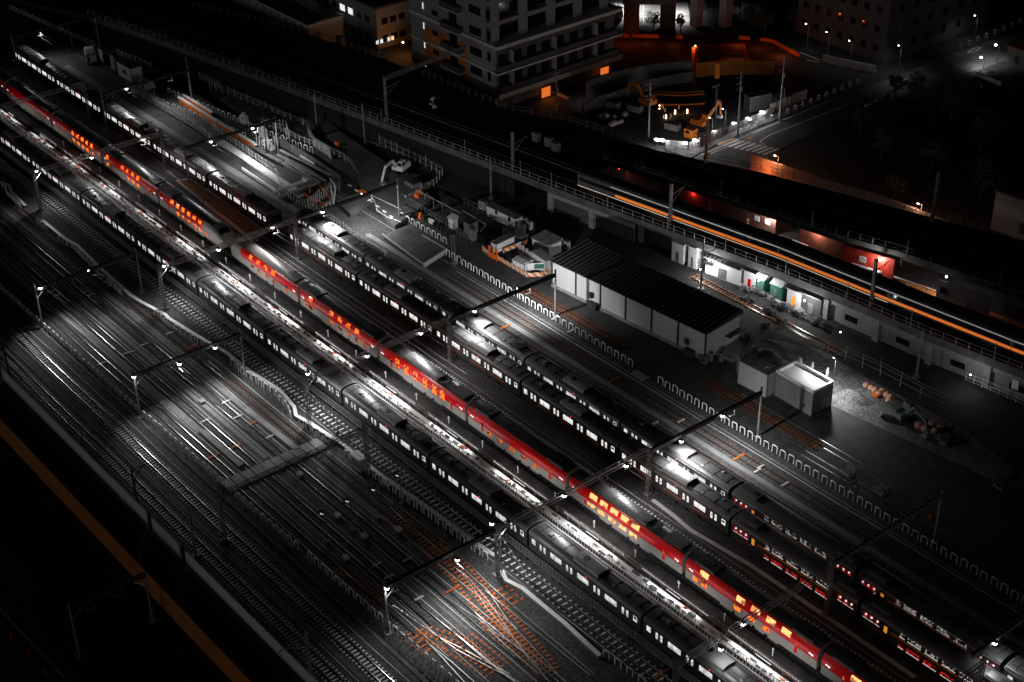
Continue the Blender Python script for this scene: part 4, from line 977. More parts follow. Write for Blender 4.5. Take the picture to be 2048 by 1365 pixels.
scaffold('short rail at the platform edge by the red boxes',[(812,405),(850,385),(868,372)],1.2,0,1.2)
scaffold('pole row with tags beside the upper construction hoops',[(420,178),(470,196),(545,228),(620,262)],1.7,0,1.7)
scaffold('mesh fence line beyond the second gantry',[(400,160),(425,172),(445,182)],1.7,0,.9)
scaffold('tall fence posts along the enclosure near the truck',[(255,178),(300,205),(345,232),(395,262),(425,285)],1.7,0,.75)
scaffold('tall fence posts inside the enclosure',[(290,190),(340,222),(385,248)],1.5,0,.75)
rail_fence('rope_rail','thin white rail outlining the construction enclosure',[at(*p)[:2] for p in ((312,178),(307,206),(420,276),(421,284))],1.0,3.5,'wmetal',0,(1.0,),0,.05)
b=MB(); P=[at(*p) for p in ((742,400),(752,418),(755,432),(775,445),(803,455))]; b.pipe([p+Vector((0,0,1.0)) for p in P],.06,5); b.pipe([P[0]+Vector((0,0,1)),at(803,432)+Vector((0,0,1.2))],.05,5); b.pipe([at(803,432)+Vector((0,0,0)),at(803,418)+Vector((0,0,.5)),at(783,452)+Vector((0,0,.2)),at(803,432)+Vector((0,0,0))],.05,5)
tag(b.build('pipe_rail', M['wmetal']),'bent white pipe rail and triangular frame below the platform lamp','rail')
for i in range(7): 
    a=at(700+i*14,372+i*10.5,pz); tag(MB().box(-.6,.3,-.12,.12,0,.12).build('edge_block', M['white'], None, a),'white block edging the lower lip of the working platform','edge block','white edge blocks of the platform')
# red and white barrier beams
for P,Q,lb in (((358,204),(513,300),'long white beam with red boards beneath, along the enclosure'),((368,200),(426,235),'short white beam with red boards beneath, beside the long one')):
    a,c=at(*P),at(*Q); t=thing('barrier_beam',lb,'barrier beam',a,math.atan2(c.y-a.y,c.x-a.x)); L_=(c-a).length
    MB().box(0,L_,-.22,.22,.9,1.2).build('beam', M['white'], t); MB().box(.3,L_-.3,-.18,-.1,.05,.9).build('board', M['orangep'], t); b=MB()
    for i in range(int(L_/2.2)): b.box(i*2.2+.1,i*2.2+.25,-.15,.15,0,.9)
    b.build('foot', M['steel'], t)
# enclosure floor markings
struct(MB().poly([at(*p)[:2] for p in ((262,185),(318,170),(360,196),(510,292),(500,318),(420,276))], .0, .012).build('asphalt_floor', M['asphalt2']))
for i in range(6):
    a=at(328+i*9.5,172+i*6.2) if i<4 else at(348+i*9,193+i*4); tag(MB().box(-.35,.35,-.12,.12,.012,.05).build('road_stud', M['white'], None, a),'short white dash on the far construction road','road dash','white road dashes')
for x,y,r in ((378,182,.7),(397,183,.6),(325,162,.9)): tag(MB().tube((0,0,.005),(0,0,.03),r,14).build('manhole_cover', M['black'], None, at(x,y)),'dark round cover in the construction road','manhole cover','dark round covers')
# cabin, truck, small things of the far yard
boxhouse('site_cabin','grey-white site cabin with one dark window, far end of the construction road','cabin',(237,150),(265,166),(284,158),hgt((265,166),(263,139)),'white','dsteel','flat',.05,.9,win=((.42,.62,1.1,1.9,'glass'),))
for x,y,lb in ((205,128,'upright white board panel left of the far site cabin, taller'),(228,140,'narrow upright board panel touching the far site cabin')):
    tag(MB().box(-.9,.9,-.06,.06,.0,3.2).build('board_panel', M['conc'], None, at(x,y)), lb,'panel')
def truck(label, p, rz, s=1.0):
    t=thing('truck',label,'truck',at(*p),rz); b=MB(); b.prism([(-1.0,.6),(-1.0,1.5),(-.92,2.2),(.92,2.2),(1.0,1.5),(1.0,.6)],-2.9,-1.3); b.build('cab', M['white'], t)
    MB().box(-2.92,-2.86,-.85,.85,1.4,2.0).build('windscreen', M['glass'], t); MB().box(-1.2,3.0,-1.0,1.0,.7,.9).build('bed', M['steel'], t); b=MB(); b.box(-1.2,3.0,-1.0,-.94,.9,1.3); b.box(-1.2,3.0,.94,1.0,.9,1.3); b.build('side_board', M['steel'], t)
    for x in (-2.1,1.9):
        for y in (-.9,.9): MB().tube((x,y-.12,.38),(x,y+.12,.38),.38,12).build('wheel', M['black'], t)
    return t
truck('small flatbed truck with white cab parked by the far fence',(183,122),-.35)
t=thing('generator','white generator with orange top stripe next to the far site cabin','generator',at(293,176),.3); MB().box(-1.5,1.5,-.8,.8,.1,1.5).build('case', M['white'], t); MB().box(-1.5,1.5,-.82,-.801,1.1,1.3).build('stripe', M['orangep'], t); MB().box(-.4,.2,-.84,-.803,.3,.9).build('grille', M['grille'], t)
# white machines
for x,y,h_,lb in ((527,275,2.4,'tall white machine with red mark by the enclosure end'),(534,292,1.7,'lower bright white tank beside the tall white machine'),(542,300,1.3,'small white pump unit below the white tank'),(489,247,2.2,'white cabinet with red dot beside the fence row')):
    t=thing('machine',lb,'machine',at(x,y),.2); b=MB(); b.box(-.7,.7,-.5,.5,.1,h_*.75); b.tube((0,0,h_*.75),(0,0,h_),.42,10); b.build('case', M['white'], t); MB().box(-.2,.2,-.53,-.501,h_*.5,h_*.65).build('mark', M['orangep'], t)
def digger(name,label,loc,rz,s,m,boom,house_rz=0.0,cab=True,z=0.0,attach='bucket'):
    t=thing(name,label,'excavator',(loc.x,loc.y,z),rz); t.scale=(s,s,s)
    for y in (-1.1,1.1):
        b=MB(); b.poly([(-2,y-.28),(2,y-.28),(2,y+.28),(-2,y+.28)],.1,.75); b.tube((-2,y-.28,.43),(-2,y+.28,.43),.34,10); b.tube((2,y-.28,.43),(2,y+.28,.43),.34,10); b.build('track', M['black'], t)
    def rot(p): c,s_=math.cos(house_rz),math.sin(house_rz); return (p[0]*c-p[1]*s_,p[0]*s_+p[1]*c,p[2])
    def rb(b): b.v=[rot(p) for p in b.v]; return b
    b=MB(); n=9; pts=[(-1.9+.0,-1.2),(1.4,-1.2),(1.4,1.2),(-1.9,1.2)]+[(-1.9-.55*math.sin(math.pi*i/n),1.2-2.4*i/n) for i in range(1,n)]; b.poly(pts,.9,1.75); b.poly([(-1.7,-1.0),(.2,-1.0),(.2,1.0),(-1.7,1.0)],1.75,2.0); rb(b).build('house', M[m], t)
    b=MB(); b.tube((0,0,.5),(0,0,.9),.8,12); b.build('slew_ring', M['black'], t)
    b=MB(); b.prism([(.35,1.75),(.35,2.9),(.5,3.0),(1.1,3.0),(1.2,2.8),(1.2,1.75)],.1,1.4); o=rb(b).build('cab', M[m], t); b=MB(); b.box(1.401,1.43,.45,1.12,1.95,2.8); b.box(.25,1.3,1.201,1.22,2.0,2.75); rb(b).build('glass', M['glass'], o)
    B=[Vector(p) for p in boom]; 
    b=MB(); b.beam(B[0],B[1],.4,.5,(0,1,0)); rb(b).build('boom', M[m], t)
    b=MB(); b.beam(B[1],B[2],.35,.45,(0,1,0)); rb(b).build('boom_tip', M[m], t)
    b=MB(); b.beam(B[2],B[3],.3,.35,(0,1,0)); rb(b).build('arm', M[m], t)
    b=MB(); b.tube(B[0]+Vector((.5,0,.2)),B[1].lerp(B[2],.3)+Vector((0,0,-.3)),.09,6); b.tube(B[1].lerp(B[2],.4)+Vector((0,0,.4)),B[2]+Vector((0,0,.3)),.08,6); rb(b).build('ram', M['steel'], t)
    e=B[3]; b=MB(); b.prism([(-.45,e.z),(-.45,e.z-.7),(.45,e.z-.7),(.45,e.z)],e.x-.55,e.x+.25); b.add([(e.x-.55,-.45,e.z-.7),(e.x+.2,-.45,e.z-.7),(e.x-.9,-.45,e.z-.5),(e.x-.55,.45,e.z-.7),(e.x+.2,.45,e.z-.7),(e.x-.9,.45,e.z-.5)],[(0,1,2),(3,5,4),(0,2,5,3),(1,4,5,2)]); rb(b).build('bucket', M['steel'], t)
    return t
M['minigreen']=mat('grey_green_paint',(.16,.20,.17),.5)
bm=[(1.2,-.2,1.6),(2.6,-.2,3.6),(5.2,-.2,3.4),(6.8,-.2,.9)]
digger('excavator','white excavator with rounded counterweight, arm reaching down the working platform',at(802,345,.9),2.6,.9,'white',bm,math.pi*.80,z=.9)
t=digger('excavator','dark grey-green mini excavator parked by the orange sacks',at(1798,838),0.35,.95,'minigreen',[(1.2,0,1.6),(2.6,0,3.5),(5.0,0,2.7),(5.7,0,.8)],-.5)
# material yard on the platform's far side
rng=random.Random(21)
for i in range(16):
    p=at(712+rng.uniform(0,110),292+rng.uniform(0,38)+0); 
    if i<8: b=MB(); r=rng.uniform(.35,.7); b.sphere((0,0,r*.7),r,8,5,.8); tag(b.build('sack', M['conc'], None, at(720+rng.uniform(-8,20),310+rng.uniform(-6,14))),'grey bulky sack in the pile on the material yard','sack','grey sacks of the material yard')
    else:
        L_=rng.uniform(2.5,5); a=at(700+rng.uniform(0,150),285+rng.uniform(0,25)); a.y+=0; b=MB(); b.tube((-L_/2,0,.2),(L_/2,0,.2),rng.uniform(.12,.25),7); o=b.build('pipe', M['conc_d'], None, a); o.rotation_euler[2]=rng.uniform(.0,.4); tag(o,'dark pipe or beam stored on the material yard','pipe','stored pipes of the material yard')
for x,y,m,s,lb in ((840,398,'orangep',.55,'red box at the platform edge, right one'),(834,404,'orangep',.5,'red box at the platform edge, left one'),(727,384+15,'orangep',.7,'red and white barrier on the lower lip of the platform'),(675,300,'orangep',.5,'orange jacket-like cover on the parapet'),(610,372,'board',.5,'tilted white sign with orange mark by the pit head')):
    tag(MB().box(-s,s,-s*.4,s*.4,.9,.9+s*1.1).build('box', M[m], None, at(x,y)),lb,'box')
# parked tank cart and culvert in the viaduct wall, dirty wood strip between tracks
t=thing('planter_bed','long raised bed of rust-brown boards with pale rim between crimson train and upper grey train','boarded bed',(0,0,0))
Q=[at(*p,.45)[:2] for p in ((352,360),(386,356),(532,462),(502,480))]
MB().poly(Q,-.1,.4).build('rim', M['pale'], t); c=Vector((sum(q[0] for q in Q)/4,sum(q[1] for q in Q)/4)); Q2=[((q[0]-c.x)*.965+c.x,(q[1]-c.y)*.72+c.y) for q in Q]; MB().poly(Q2,.3,.46).build('boards', M['brown'], t)
rail_fence('wicket_fence','small pale fence of short loops along the boarded bed',[at(*p)[:2] for p in ((410,412),(505,487))],.8,.45,'wmetal',0,(1.0,.3),0,.03)
# ================================================================ CABINS, POSTS, SACKS ON THE GRAVEL
t1,L1,D1=boxhouse('utility_cabin','small pale cabin with wet plank roof and an orange cone on top','cabin',(1475,766),(1532,796),(1556,782),hgt((1532,796),(1534,752)),'cladding','conc','flat',.04)
t2,L2,D2=boxhouse('utility_cabin','taller grey cabin with brightly lit recessed roof','cabin',(1549,791),(1622,834),(1657,811),hgt((1622,834),(1631,783))-.5,'wall','white','flat',.0,door=(.45,.8,'steel'))
zt=hgt((1622,834),(1631,783))-.5; b=MB(); 
for (x0,x1,y0,y1) in ((-.06,L2+.06,-.06,.2),(-.06,L2+.06,D2-.2,D2+.06),(-.06,.2,.2,D2-.2),(L2-.2,L2+.06,.2,D2-.2)): b.box(x0,x1,y0,y1,zt+.05,zt+.5)
b.build('parapet', M['white'], t2); b=MB(); b.sphere((L2*.8,-.25,1.3),.22,8,5); b.build('vent_hood', M['black'], t2)
boxhouse('cubicle','slim pale cubicle touching the upper end of the plank-roofed cabin','cubicle',(1473,745),(1484,752),(1490,748),hgt((1484,752),(1486,722)),'conc','pale','flat',.05)
t=thing('traffic_cone','orange bundle lying on the plank roof','bundle',at(1533,738,zt*.92),0); b=MB(); b.sphere((0,0,.2),.35,8,5,.7); b.sphere((.4,.2,.2),.3,8,5,.7); b.build('cloth', M['bag'], t)
for x,y,lb in ((1596,742,'leftmost of the wrapped white pipe posts behind the cabins'),(1599,744,'wrapped white pipe post close beside the leftmost one'),(1622,752,'single wrapped white pipe post, middle'),(1652,764,'wrapped white pipe post leaning, rightmost')):
    t=thing('pipe_post',lb,'post',at(x,y),0,'wrapped pipe posts'); MB().tube((0,0,0),(0,0,1.0),.07,6).build('pole', M['steel'], t); b=MB(); b.tube((0,0,.8),(.05,0,1.7),.2,8,.24); b.tube((.05,0,1.7),(.12,0,2.4),.24,8,.1); b.build('wrap', M['white'], t)
LQ=at(1668,716,6.2); flood(LQ.x,LQ.y,6.2,'white floodlight on a slim pole behind the two gravel cabins',3000,r=.12,aim=(.1,-.3,-1),sz=160)
tag(MB().tube((0,0,0),(0,0,6.9),.05,6).build('lamp_pole', M['dsteel'], None, (LQ.x,LQ.y+.45,0)),'slim dark lamp pole behind the two gravel cabins','pole')
def heap(label,c,rx,ry,h,m='gravel2'):
    n=22; b=MB(); vs=[]; k=7; rg=random.Random(int(c.x*10))
    for j in range(k+1):
        f=j/k
        for i in range(n): a_=2*math.pi*i/n; q=1+.12*math.sin(3*a_+j)+rg.uniform(-.05,.05); vs.append((c.x+rx*(1-f)*math.cos(a_)*q,c.y+ry*(1-f)*math.sin(a_)*q,h*(math.sin(f*math.pi/2)**1.3)+rg.uniform(-.03,.05)))
    fs=[(j*n+i,j*n+(i+1)%n,(j+1)*n+(i+1)%n,(j+1)*n+i) for j in range(k) for i in range(n)]; b.add(vs,fs); o=smooth(b.build('gravel_heap', M[m]),60); return tag(o,label,'heap')
heap('gravel heap beside the bright cabin corner',at(1708,795),3.0,1.6,.9); heap('rubble heap with tyres at the upper end of the gravel ground',at(1538,712),2.2,1.4,.9,'conc_d'); heap('low gravel heap behind the wrapped posts',at(1578,735),2.2,1.4,.5)
rg=random.Random(4); SK=[(1732,770),(1742,775),(1749,779),(1757,786),(1764,781),(1773,789),(1780,795),(1778,801),(1836,850),(1848,856),(1862,848),(1868,862),(1876,856)]
for i,(x,y) in enumerate(SK):
    b=MB(); r=rg.uniform(.5,.62); b.sphere((0,0,r*.75),r,10,6,.85); b.sphere((.05,0,r*1.45),.18,6,4); o=smooth(b.build('sack', M['bag'], None, at(x,y+6)),80)
    tag(o,('pinkish bulk sack in the row by the fence' if i<8 else 'orange-tied bulk sack in the pile under the digger bucket'),'sack','sacks by the fence' if i<8 else 'sacks under the bucket')
tag(MB().box(-.5,.5,-.2,.2,.1,.45).build('bundle', M['orangep'], None, at(1750,794)),'orange bundle on the gravel before the pinkish sacks','bundle')
scaffold('tall panel fence frame behind the sacks and the mini excavator',[(1655,705),(1760,752),(1840,795),(1908,828)],2.4,0,3.0)
rail_fence('slat_fence','white horizontal slat fence beside the brown-sleepered track',[at(*p)[:2] for p in ((1560,660),(1648,705))],1.3,3.0,'white',0,(1.0,.85,.7,.55,.4),0,.05)
rg=random.Random(8)
for i in range(9):
    p=at(1885+rg.uniform(-10,50),868+rg.uniform(-14,22)); tag(MB().box(-rg.uniform(.4,.9),.5,-.4,.4,.0,rg.uniform(.3,.8)).build('crate', M['conc_d'], None, p),'dim crate in the scrap corner below the mini excavator','crate','scrap corner crates')
for x,y,lb in ((1695,948,'open wire basket crate on the dark asphalt, upper one'),(1761,985,'open basket crate on the dark asphalt, lower one')):
    b=MB(); 
    for z in (.1,.45,.8): b.pipe([(-.8,-.6,z),(.8,-.6,z),(.8,.6,z),(-.8,.6,z),(-.8,-.6,z)],.05,4)
    for a_,c_ in ((-.8,-.6),(.8,-.6),(.8,.6),(-.8,.6),(0,-.6)): b.tube((a_,c_,0),(a_,c_,.8),.05,4)
    tag(b.build('basket', M['steel'], None, at(x,y)),lb,'basket')
b=MB(); b.tube((0,0,0),(0,0,.7),.22,8,.04); b.box(-.25,.25,-.25,.25,0,.04); tag(b.build('traffic_cone', M['orangep'], None, at(1861,1035)),'lone orange traffic cone on the dark asphalt','cone')
light('POINT',at(1861,1033,1.5),4,None,rad=.1) if 0 else None
for x,y,lb in ((2015,975,'faint parked car at the right margin, left one'),(2040,972,'faint parked car at the right margin, right one')):
    t=thing('parked_car',lb,'car',at(x,y),1.3); b=MB(); b.prism([(-.85,.3),(-.85,.85),(-.6,1.4),(.6,1.4),(.85,.85),(.85,.3)],-1.7,1.5); b.build('body', M['conc_d'], t); MB().box(-1.75,-1.701,-.6,.6,.8,1.3).build('windscreen', M['glass'], t)
    for xx in (-1.1,1.0):
        for yy in (-.8,.8): MB().tube((xx,yy-.1,.3),(xx,yy+.1,.3),.3,10).build('wheel', M['black'], t)
tag(MB().box(-1.3,1.3,-.7,.7,0,.1).build('metal_plate', M['conc'], None, at(1279,752)),'grey metal plate at the break of the white hoop row','plate')
# signals, hut and boxes of the yard
for x,y,tx,lb in ((656,1085,651,'leftmost'),(706,1060,702,'second from left'),(757,1037,751,'third from left'),(804,1008,798,'rightmost, by the trough')):
    t=thing('signal_post','slim signal post with twin lamp head, %s of the four'%lb,'signal',at(x,y),0,'signal posts'); MB().tube((0,0,0),(0,0,5.2),.09,7,.06).build('pole', M['steel'], t); MB().box(-.25,.25,-.9,-.35,4.6,5.2).build('lamp_head', M['dsteel'], t); b=MB(); b.sphere((.26,-.5,4.8),.08,6,4); b.sphere((.26,-.75,5.0),.08,6,4); b.build('lens', M['spot'], t)
    MB().tube((0,0,0),(0,0,.35),.3,9).build('foot', M['conc'], t)
t=thing('relay_hut','pale concrete relay hut with ribbed front standing on the winding trough','hut',(-142.6,87.5,0),0); MB().box(-1.0,1.0,-.5,.5,0,1.9).build('wall', M['pale'], t); MB().box(-1.1,1.1,-.6,.6,1.9,2.0).build('roof', M['white'], t); MB().box(-.9,.9,-.54,-.501,.3,1.6).build('door', M['steel'], t)
for x,y,m,lb in ((676,1034,'pale','square pale cabinet lid between the signal posts'),(583,1093,'conc','grey cabinet at the break of the lower hoop row'),(768,970,'conc','small grey cabinet beside the trough hoops'),(797,1062,'pale','white point machine box by the dark points'),(729,1075,'pale','white point machine box between the lower tracks'),(692,1119,'pale','white point machine box near the dim orange points'),(404,807,'steel','point machine at the end of the cleaning path'),(600,952,'pale','wire-framed valve box beyond the crossing')):
    t=thing('track_cabinet',lb,'cabinet',at(x,y),.0); MB().box(-.4,.4,-.32,.32,.0,.4).build('case', M[m], t); MB().box(-.44,.44,-.36,.36,.4,.45).build('lid', M[m], t)
for P,lb in ((((430,1045),(340,990),(1,1)),''),):
    pass
t=thing('tension_rod','insulated tension rod slanting down from the outer gantry mast','tension rod',(0,0,0)); a,c=at(787,1211,5.0),at(872,1272,.3); MB().tube(a,c,.05,6).build('rod', M['wmetal'], t); b=MB(); [b.sphere(a.lerp(c,f),.14,7,4) for f in (.2,.32,.5,.68)]; b.build('insulator', M['white'], t)
for A_,C_,lb in (((1002,1072),(1060,1160),'insulated tension rod slanting down to the ladder track, lower'),((618,786),(675,845),'insulated tension rod slanting down beside the ladder track, upper')):
    t=thing('tension_rod',lb,'tension rod',(0,0,0)); a,c=at(*A_,6.0),at(*C_,.3); MB().tube(a,c,.06,6).build('rod', M['wmetal'], t); b=MB(); [b.sphere(a.lerp(c,f),.15,7,4) for f in (.15,.35,.5)]; b.build('insulator', M['white'], t)

for y,lb in ((134.2,'near pair of shiny groove rails in the dark asphalt below the cabins'),(137.6,'far pair of shiny groove rails in the dark asphalt below the cabins')):
    t=thing('railway_track',lb,'railway track',(0,y,0))
    for s in (-.56,.56): MB().box(-122,-60,s-.035,s+.035,.0,.03).build('rail',M['rail'],t)
# ================================================================ VIADUCTS
DZ = 5.0
NE = [(-350,119),(-311,132.3),(-293,136),(-277,138.6),(-257,142),(-231,146.2),(-206,149.9),(-190,152.3),(-178,154),(-166,155.9),(-153.8,158),(-138.5,160.5),(-128.6,161.7),(-118,162.6),(-109.8,163.3),(-96,165.2),(-60,170.5),(0,180)]
FE = [(-183.8,168),(-173.5,170.2),(-162.7,172.2),(-151,174.4),(-136.6,177),(-128.6,179.3),(-108.5,183.3),(-60,193),(0,205)]
SE = [(-182.4,162.7),(-172,164.0),(-160,165),(-145,166.5),(-130,169.6),(-117,171.3),(-100,173.2),(-60,179),(0,190)]
D2 = [(-350,136),(-300,152),(-272,161.5),(-247,166.1),(-228,167.3),(-210,168.6),(-201,173),(-180.5,177),(-162,184.4),(-146,189),(-128,194),(-60,212),(0,226)]
def yat(P, x):
    for (a,ya),(c,yc) in zip(P,P[1:]):
        if a <= x <= c: return ya+(yc-ya)*(x-a)/(c-a)
    return P[-1][1]
def deck(name,label,P,Q):
    b=MB(); n=len(P); m_=max(len(P),len(Q))
    xs=sorted({p[0] for p in P}|{q[0] for q in Q if P[0][0]<=q[0]<=P[-1][0]})
    for a,c in zip(xs,xs[1:]):
        b.add([(a,yat(P,a),DZ-.9),(c,yat(P,c),DZ-.9),(c,yat(Q,c),DZ-.9),(a,yat(Q,a),DZ-.9),(a,yat(P,a),DZ),(c,yat(P,c),DZ),(c,yat(Q,c),DZ),(a,yat(Q,a),DZ)],[(0,3,2,1),(4,5,6,7),(0,1,5,4),(2,3,7,6)]+([(3,0,4,7)] if a==xs[0] else []))
    return tag(b.build(name,M['deckm']),label,'viaduct')
xl=[p for p in NE if p[0]<-182.4]+[(-182.4,153.4)]
deck('viaduct_deck','wide black railway viaduct deck beyond the construction yard, upper part',xl,[p for p in D2 if p[0]<-182.5]+[(-182.4,176.5)])
deck('viaduct_deck','near railway viaduct deck carrying the orange-striped train',[(-182.4,153.4)]+[p for p in NE if p[0]>-182.4],SE)
deck('viaduct_deck','far black viaduct deck beyond the sunken street',[(-182.39,168.3)]+[(p[0],p[1]) for p in FE if p[0]>-182.3],[(-182.39,176.5)]+[p for p in D2 if p[0]>-182.3])
for k,(P,lb,bars_) in enumerate(((NE,'long steel mesh fence on the near edge of the viaduct',0),(FE,'steel mesh fence on the far side of the sunken street',0),(D2,'thin fence at the outer far edge of the viaduct',0))):
    rail_fence('viaduct_fence',lb,[p for p in P if p[0]>-330],1.35,1.85,'fence' if k==0 else 'steel',DZ+.02,(1.0,.5),0,.04)
for P,off,lb in ((NE,.05,'near'),(SE,-.05,'middle'),(FE,.05,'far')):
    b=MB(); b.ribbon([Vector((x,y+off,DZ+.3)) for x,y in P if x>-330],.25,DZ-.95,DZ+.3); tag(b.build('viaduct_parapet',M['conc_d']),'low concrete parapet along the %s viaduct edge'%lb,'parapet')
for i,x in enumerate((-300,-285,-262,-247,-222,-201,-188,-181,-169,-157,-146,-135,-124,-113,-100)):
    tag(MB().tube((0,0,DZ),(0,0,DZ+3.0),.07,6).build('fence_pole',M['steel'],None,(x,yat(NE,x)-.1,0)),'slim upright pole on the near viaduct fence','pole','poles on the near viaduct fence')
for i,x in enumerate((-176,-160,-143,-127,-112,-98)):
    tag(MB().tube((0,0,DZ),(0,0,DZ+3.0),.07,6).build('fence_pole',M['steel'],None,(x,yat(FE,x)-.1,0)),'slim upright pole on the fence beyond the sunken street','pole','poles on the far viaduct fence')
# wall below the near deck: piers, beam, panels
xs=[-182+9*i for i in range(16)]
for i,(x,x2) in enumerate(zip(xs,xs[1:])):
    y,y2=yat(NE,x)+(2.3 if i in (2,3,4,5) else .9),yat(NE,x2)+(2.3 if i in (2,3,4,5) else .9); rz=math.atan2(y2-y,x2-x); Lw=math.hypot(x2-x,y2-y)
    t=thing('viaduct_bay','bay %s of the near viaduct wall with pier and beam, counted from the upper end'%ORD[i],'viaduct wall',(x,y,0),rz,'bays of the near viaduct wall')
    MB().box(-.5,.5,-.45,.4,0,DZ-.95).build('pier',M['conc'],t); MB().box(.5,Lw-.5,-.15,.4,DZ-2.2,DZ-.95).build('beam',M['conc'],t)
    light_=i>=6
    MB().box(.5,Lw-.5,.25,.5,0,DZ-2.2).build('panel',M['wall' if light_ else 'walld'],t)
    if light_:
        MB().box(Lw*.35,Lw*.6,.2,.249,1.0,2.0).build('window',M['glass'],t)
wf=[(-330,y) for y in ()]
b=MB(); b.ribbon([Vector((x,y+.4,DZ-.95)) for x,y in NE if -330<x<=-182],.4,0,DZ-.95); tag(b.build('retaining_wall',M['blackwall']),'dark retaining wall below the upper viaduct','wall')  # near-black colour carries the darkness of the unlit wall
t=thing('culvert','arched niche with streaked concrete walls under the upper viaduct','culvert',(0,0,0))
Pq=[at(*p,0) for p in ((786,265),(850,305),(905,322),(890,338),(800,290))]
MB().poly([q[:2] for q in Pq],.0,.12).build('floor',M['conc'],t); MB().beam(at(786,262,1.4),at(888,312,1.4),.3,2.8).build('back_wall',M['conc'],t)
MB().box(-1.2,1.2,-.9,.9,.1,1.2).build('tarp',M['pale'],t,at(878,322))
light('POINT',at(862,306,2.3),100,t,rad=.2)
# train on the near viaduct (at rest); glowing bands stand in for its light trail
def vtrain_car(label,x0,x1,off=1.95):
    y0,y1=yat(NE,x0)+off+HW,yat(NE,x1)+off+HW; rz=math.atan2(y1-y0,x1-x0); L=math.hypot(x1-x0,y1-y0); t=thing('train_car',label,'train car',((x0+x1)/2,(y0+y1)/2,DZ+.2),rz,'cars of the orange-banded train on the viaduct'); h=L/2-.02
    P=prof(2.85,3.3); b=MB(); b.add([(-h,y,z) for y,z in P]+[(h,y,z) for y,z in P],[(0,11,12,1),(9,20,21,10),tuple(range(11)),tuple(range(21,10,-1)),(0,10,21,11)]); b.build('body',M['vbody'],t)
    smooth(MB().shell(P[1:10],-h,h).build('roof',M['walld'],t),60)
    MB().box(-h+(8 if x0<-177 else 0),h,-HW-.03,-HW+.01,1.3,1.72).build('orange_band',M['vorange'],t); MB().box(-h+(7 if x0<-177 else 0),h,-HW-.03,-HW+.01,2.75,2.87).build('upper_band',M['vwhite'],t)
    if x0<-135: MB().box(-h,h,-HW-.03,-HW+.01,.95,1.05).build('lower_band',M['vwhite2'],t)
    MB().box(-h+.3,h-.3,-HW-.012,-HW+.01,1.9,2.6).build('window',M['glass'],t)
    for s in (-1,1): MB().box(s*6.5-1.6,s*6.5+1.6,-1.1,1.1,.0,.9).build('bogie',M['black'],t)
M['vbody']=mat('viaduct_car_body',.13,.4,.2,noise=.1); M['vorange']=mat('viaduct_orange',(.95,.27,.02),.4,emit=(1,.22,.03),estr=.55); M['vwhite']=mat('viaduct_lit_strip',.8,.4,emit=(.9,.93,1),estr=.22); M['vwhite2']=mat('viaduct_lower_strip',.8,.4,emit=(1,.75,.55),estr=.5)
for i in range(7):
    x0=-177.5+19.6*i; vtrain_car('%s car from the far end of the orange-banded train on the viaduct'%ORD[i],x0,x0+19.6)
for off,lb in ((3.4,'near viaduct track under the orange-banded train'),(8.0,'second track on the near viaduct')):
    t=thing('railway_track',lb,'railway track',(0,0,0))
    for s in (-.56,.56): MB().ribbon([Vector((x,y+off+s,DZ+.18)) for x,y in NE if x>-330],.07,DZ,DZ+.18).build('rail',M['rail'],t)
for off,lb in ((3.5,'near track on the far viaduct deck'),(7.5,'far track on the far viaduct deck')):
    t=thing('railway_track',lb,'railway track',(0,0,0))
    for s in (-.56,.56): MB().ribbon([Vector((x,y+off+s,DZ+.18)) for x,y in FE],.07,DZ,DZ+.18).build('rail',M['rust'],t)
def vmast(label,x,P,off,hh=9.5,arm=3.0,lat=None):
    y=yat(P,x)+off; t=thing('viaduct_mast',label,'mast',(x,y,DZ),0,'masts of the viaduct'); b=MB()
    for i in range(int(hh/1.0)): b.beam((0,0,i),(0,0,i+.97),.42,.42); 
    b.build('post',M['steel'],t); b=MB(); b.beam((0,0,hh-2.6),(0,arm,hh-2.0),.1,.1); b.beam((0,0,hh-4.2),(0,arm*.8,hh-2.3),.08,.08); b.build('arm',M['steel'],t)
    b=MB(); b.sphere((0,.3,1.6),.3,6,4); b.sphere((0,-.3,1.1),.25,6,4); b.build('insulator',M['black'],t)
    if lat: b=MB(); lattice(b,(0,0,hh-.6),(lat[0],lat[1],hh-.6),.5,.6,.9,.05); b.build('lattice_beam',M['steel'],t)
vmast('tall mast with long lattice beam reaching over the upper viaduct',-221.8,NE,-.1+1.0,9.2,3.4,(-2.5,21.0))
vmast('tall mast by the grey cubicles on the viaduct edge',-191.1,NE,1.2,7.2,3.2); vmast('tall dark mast crossing the light bands of the viaduct train',-157.5,NE,1.0,8.5,3.0); vmast('tall mast in front of the lower bands of the viaduct train',-120.6,NE,1.0,8.5,3.0)
vmast('black mast rising beyond the crossing street',-170.8,D2,-1.0,8.5,-3.0); vmast('dark mast among the trees on the far viaduct',-131.5,D2,-1.5,9,-3.0)
for x,y,lb in ((1073,282,'pale cubicle on the viaduct, upper of three'),(1098,292,'pale cubicle on the viaduct, middle of three'),(1112,302,'pale cubicle on the viaduct, lower of three'),):
    t=thing('cubicle',lb,'cubicle',at(x,y,DZ),.1); MB().box(-.7,.7,-.5,.5,.0,1.5).build('case',M['steel'],t); MB().box(-.75,.75,-.55,.55,1.5,1.56).build('lid',M['pale'],t)
b=MB(); [b.sphere((rg.uniform(-.7,.7),rg.uniform(-.4,.4),rg.uniform(.2,2.4)),rg.uniform(.18,.35),7,4) for _ in range(9)]; b.tube((0,0,0),(0,0,2.4),.08,5)
tag(b.build('insulator_stand',M['pale'],None,at(867,218,DZ)),'cluster of white insulators on a stand in the black viaduct field','insulator')
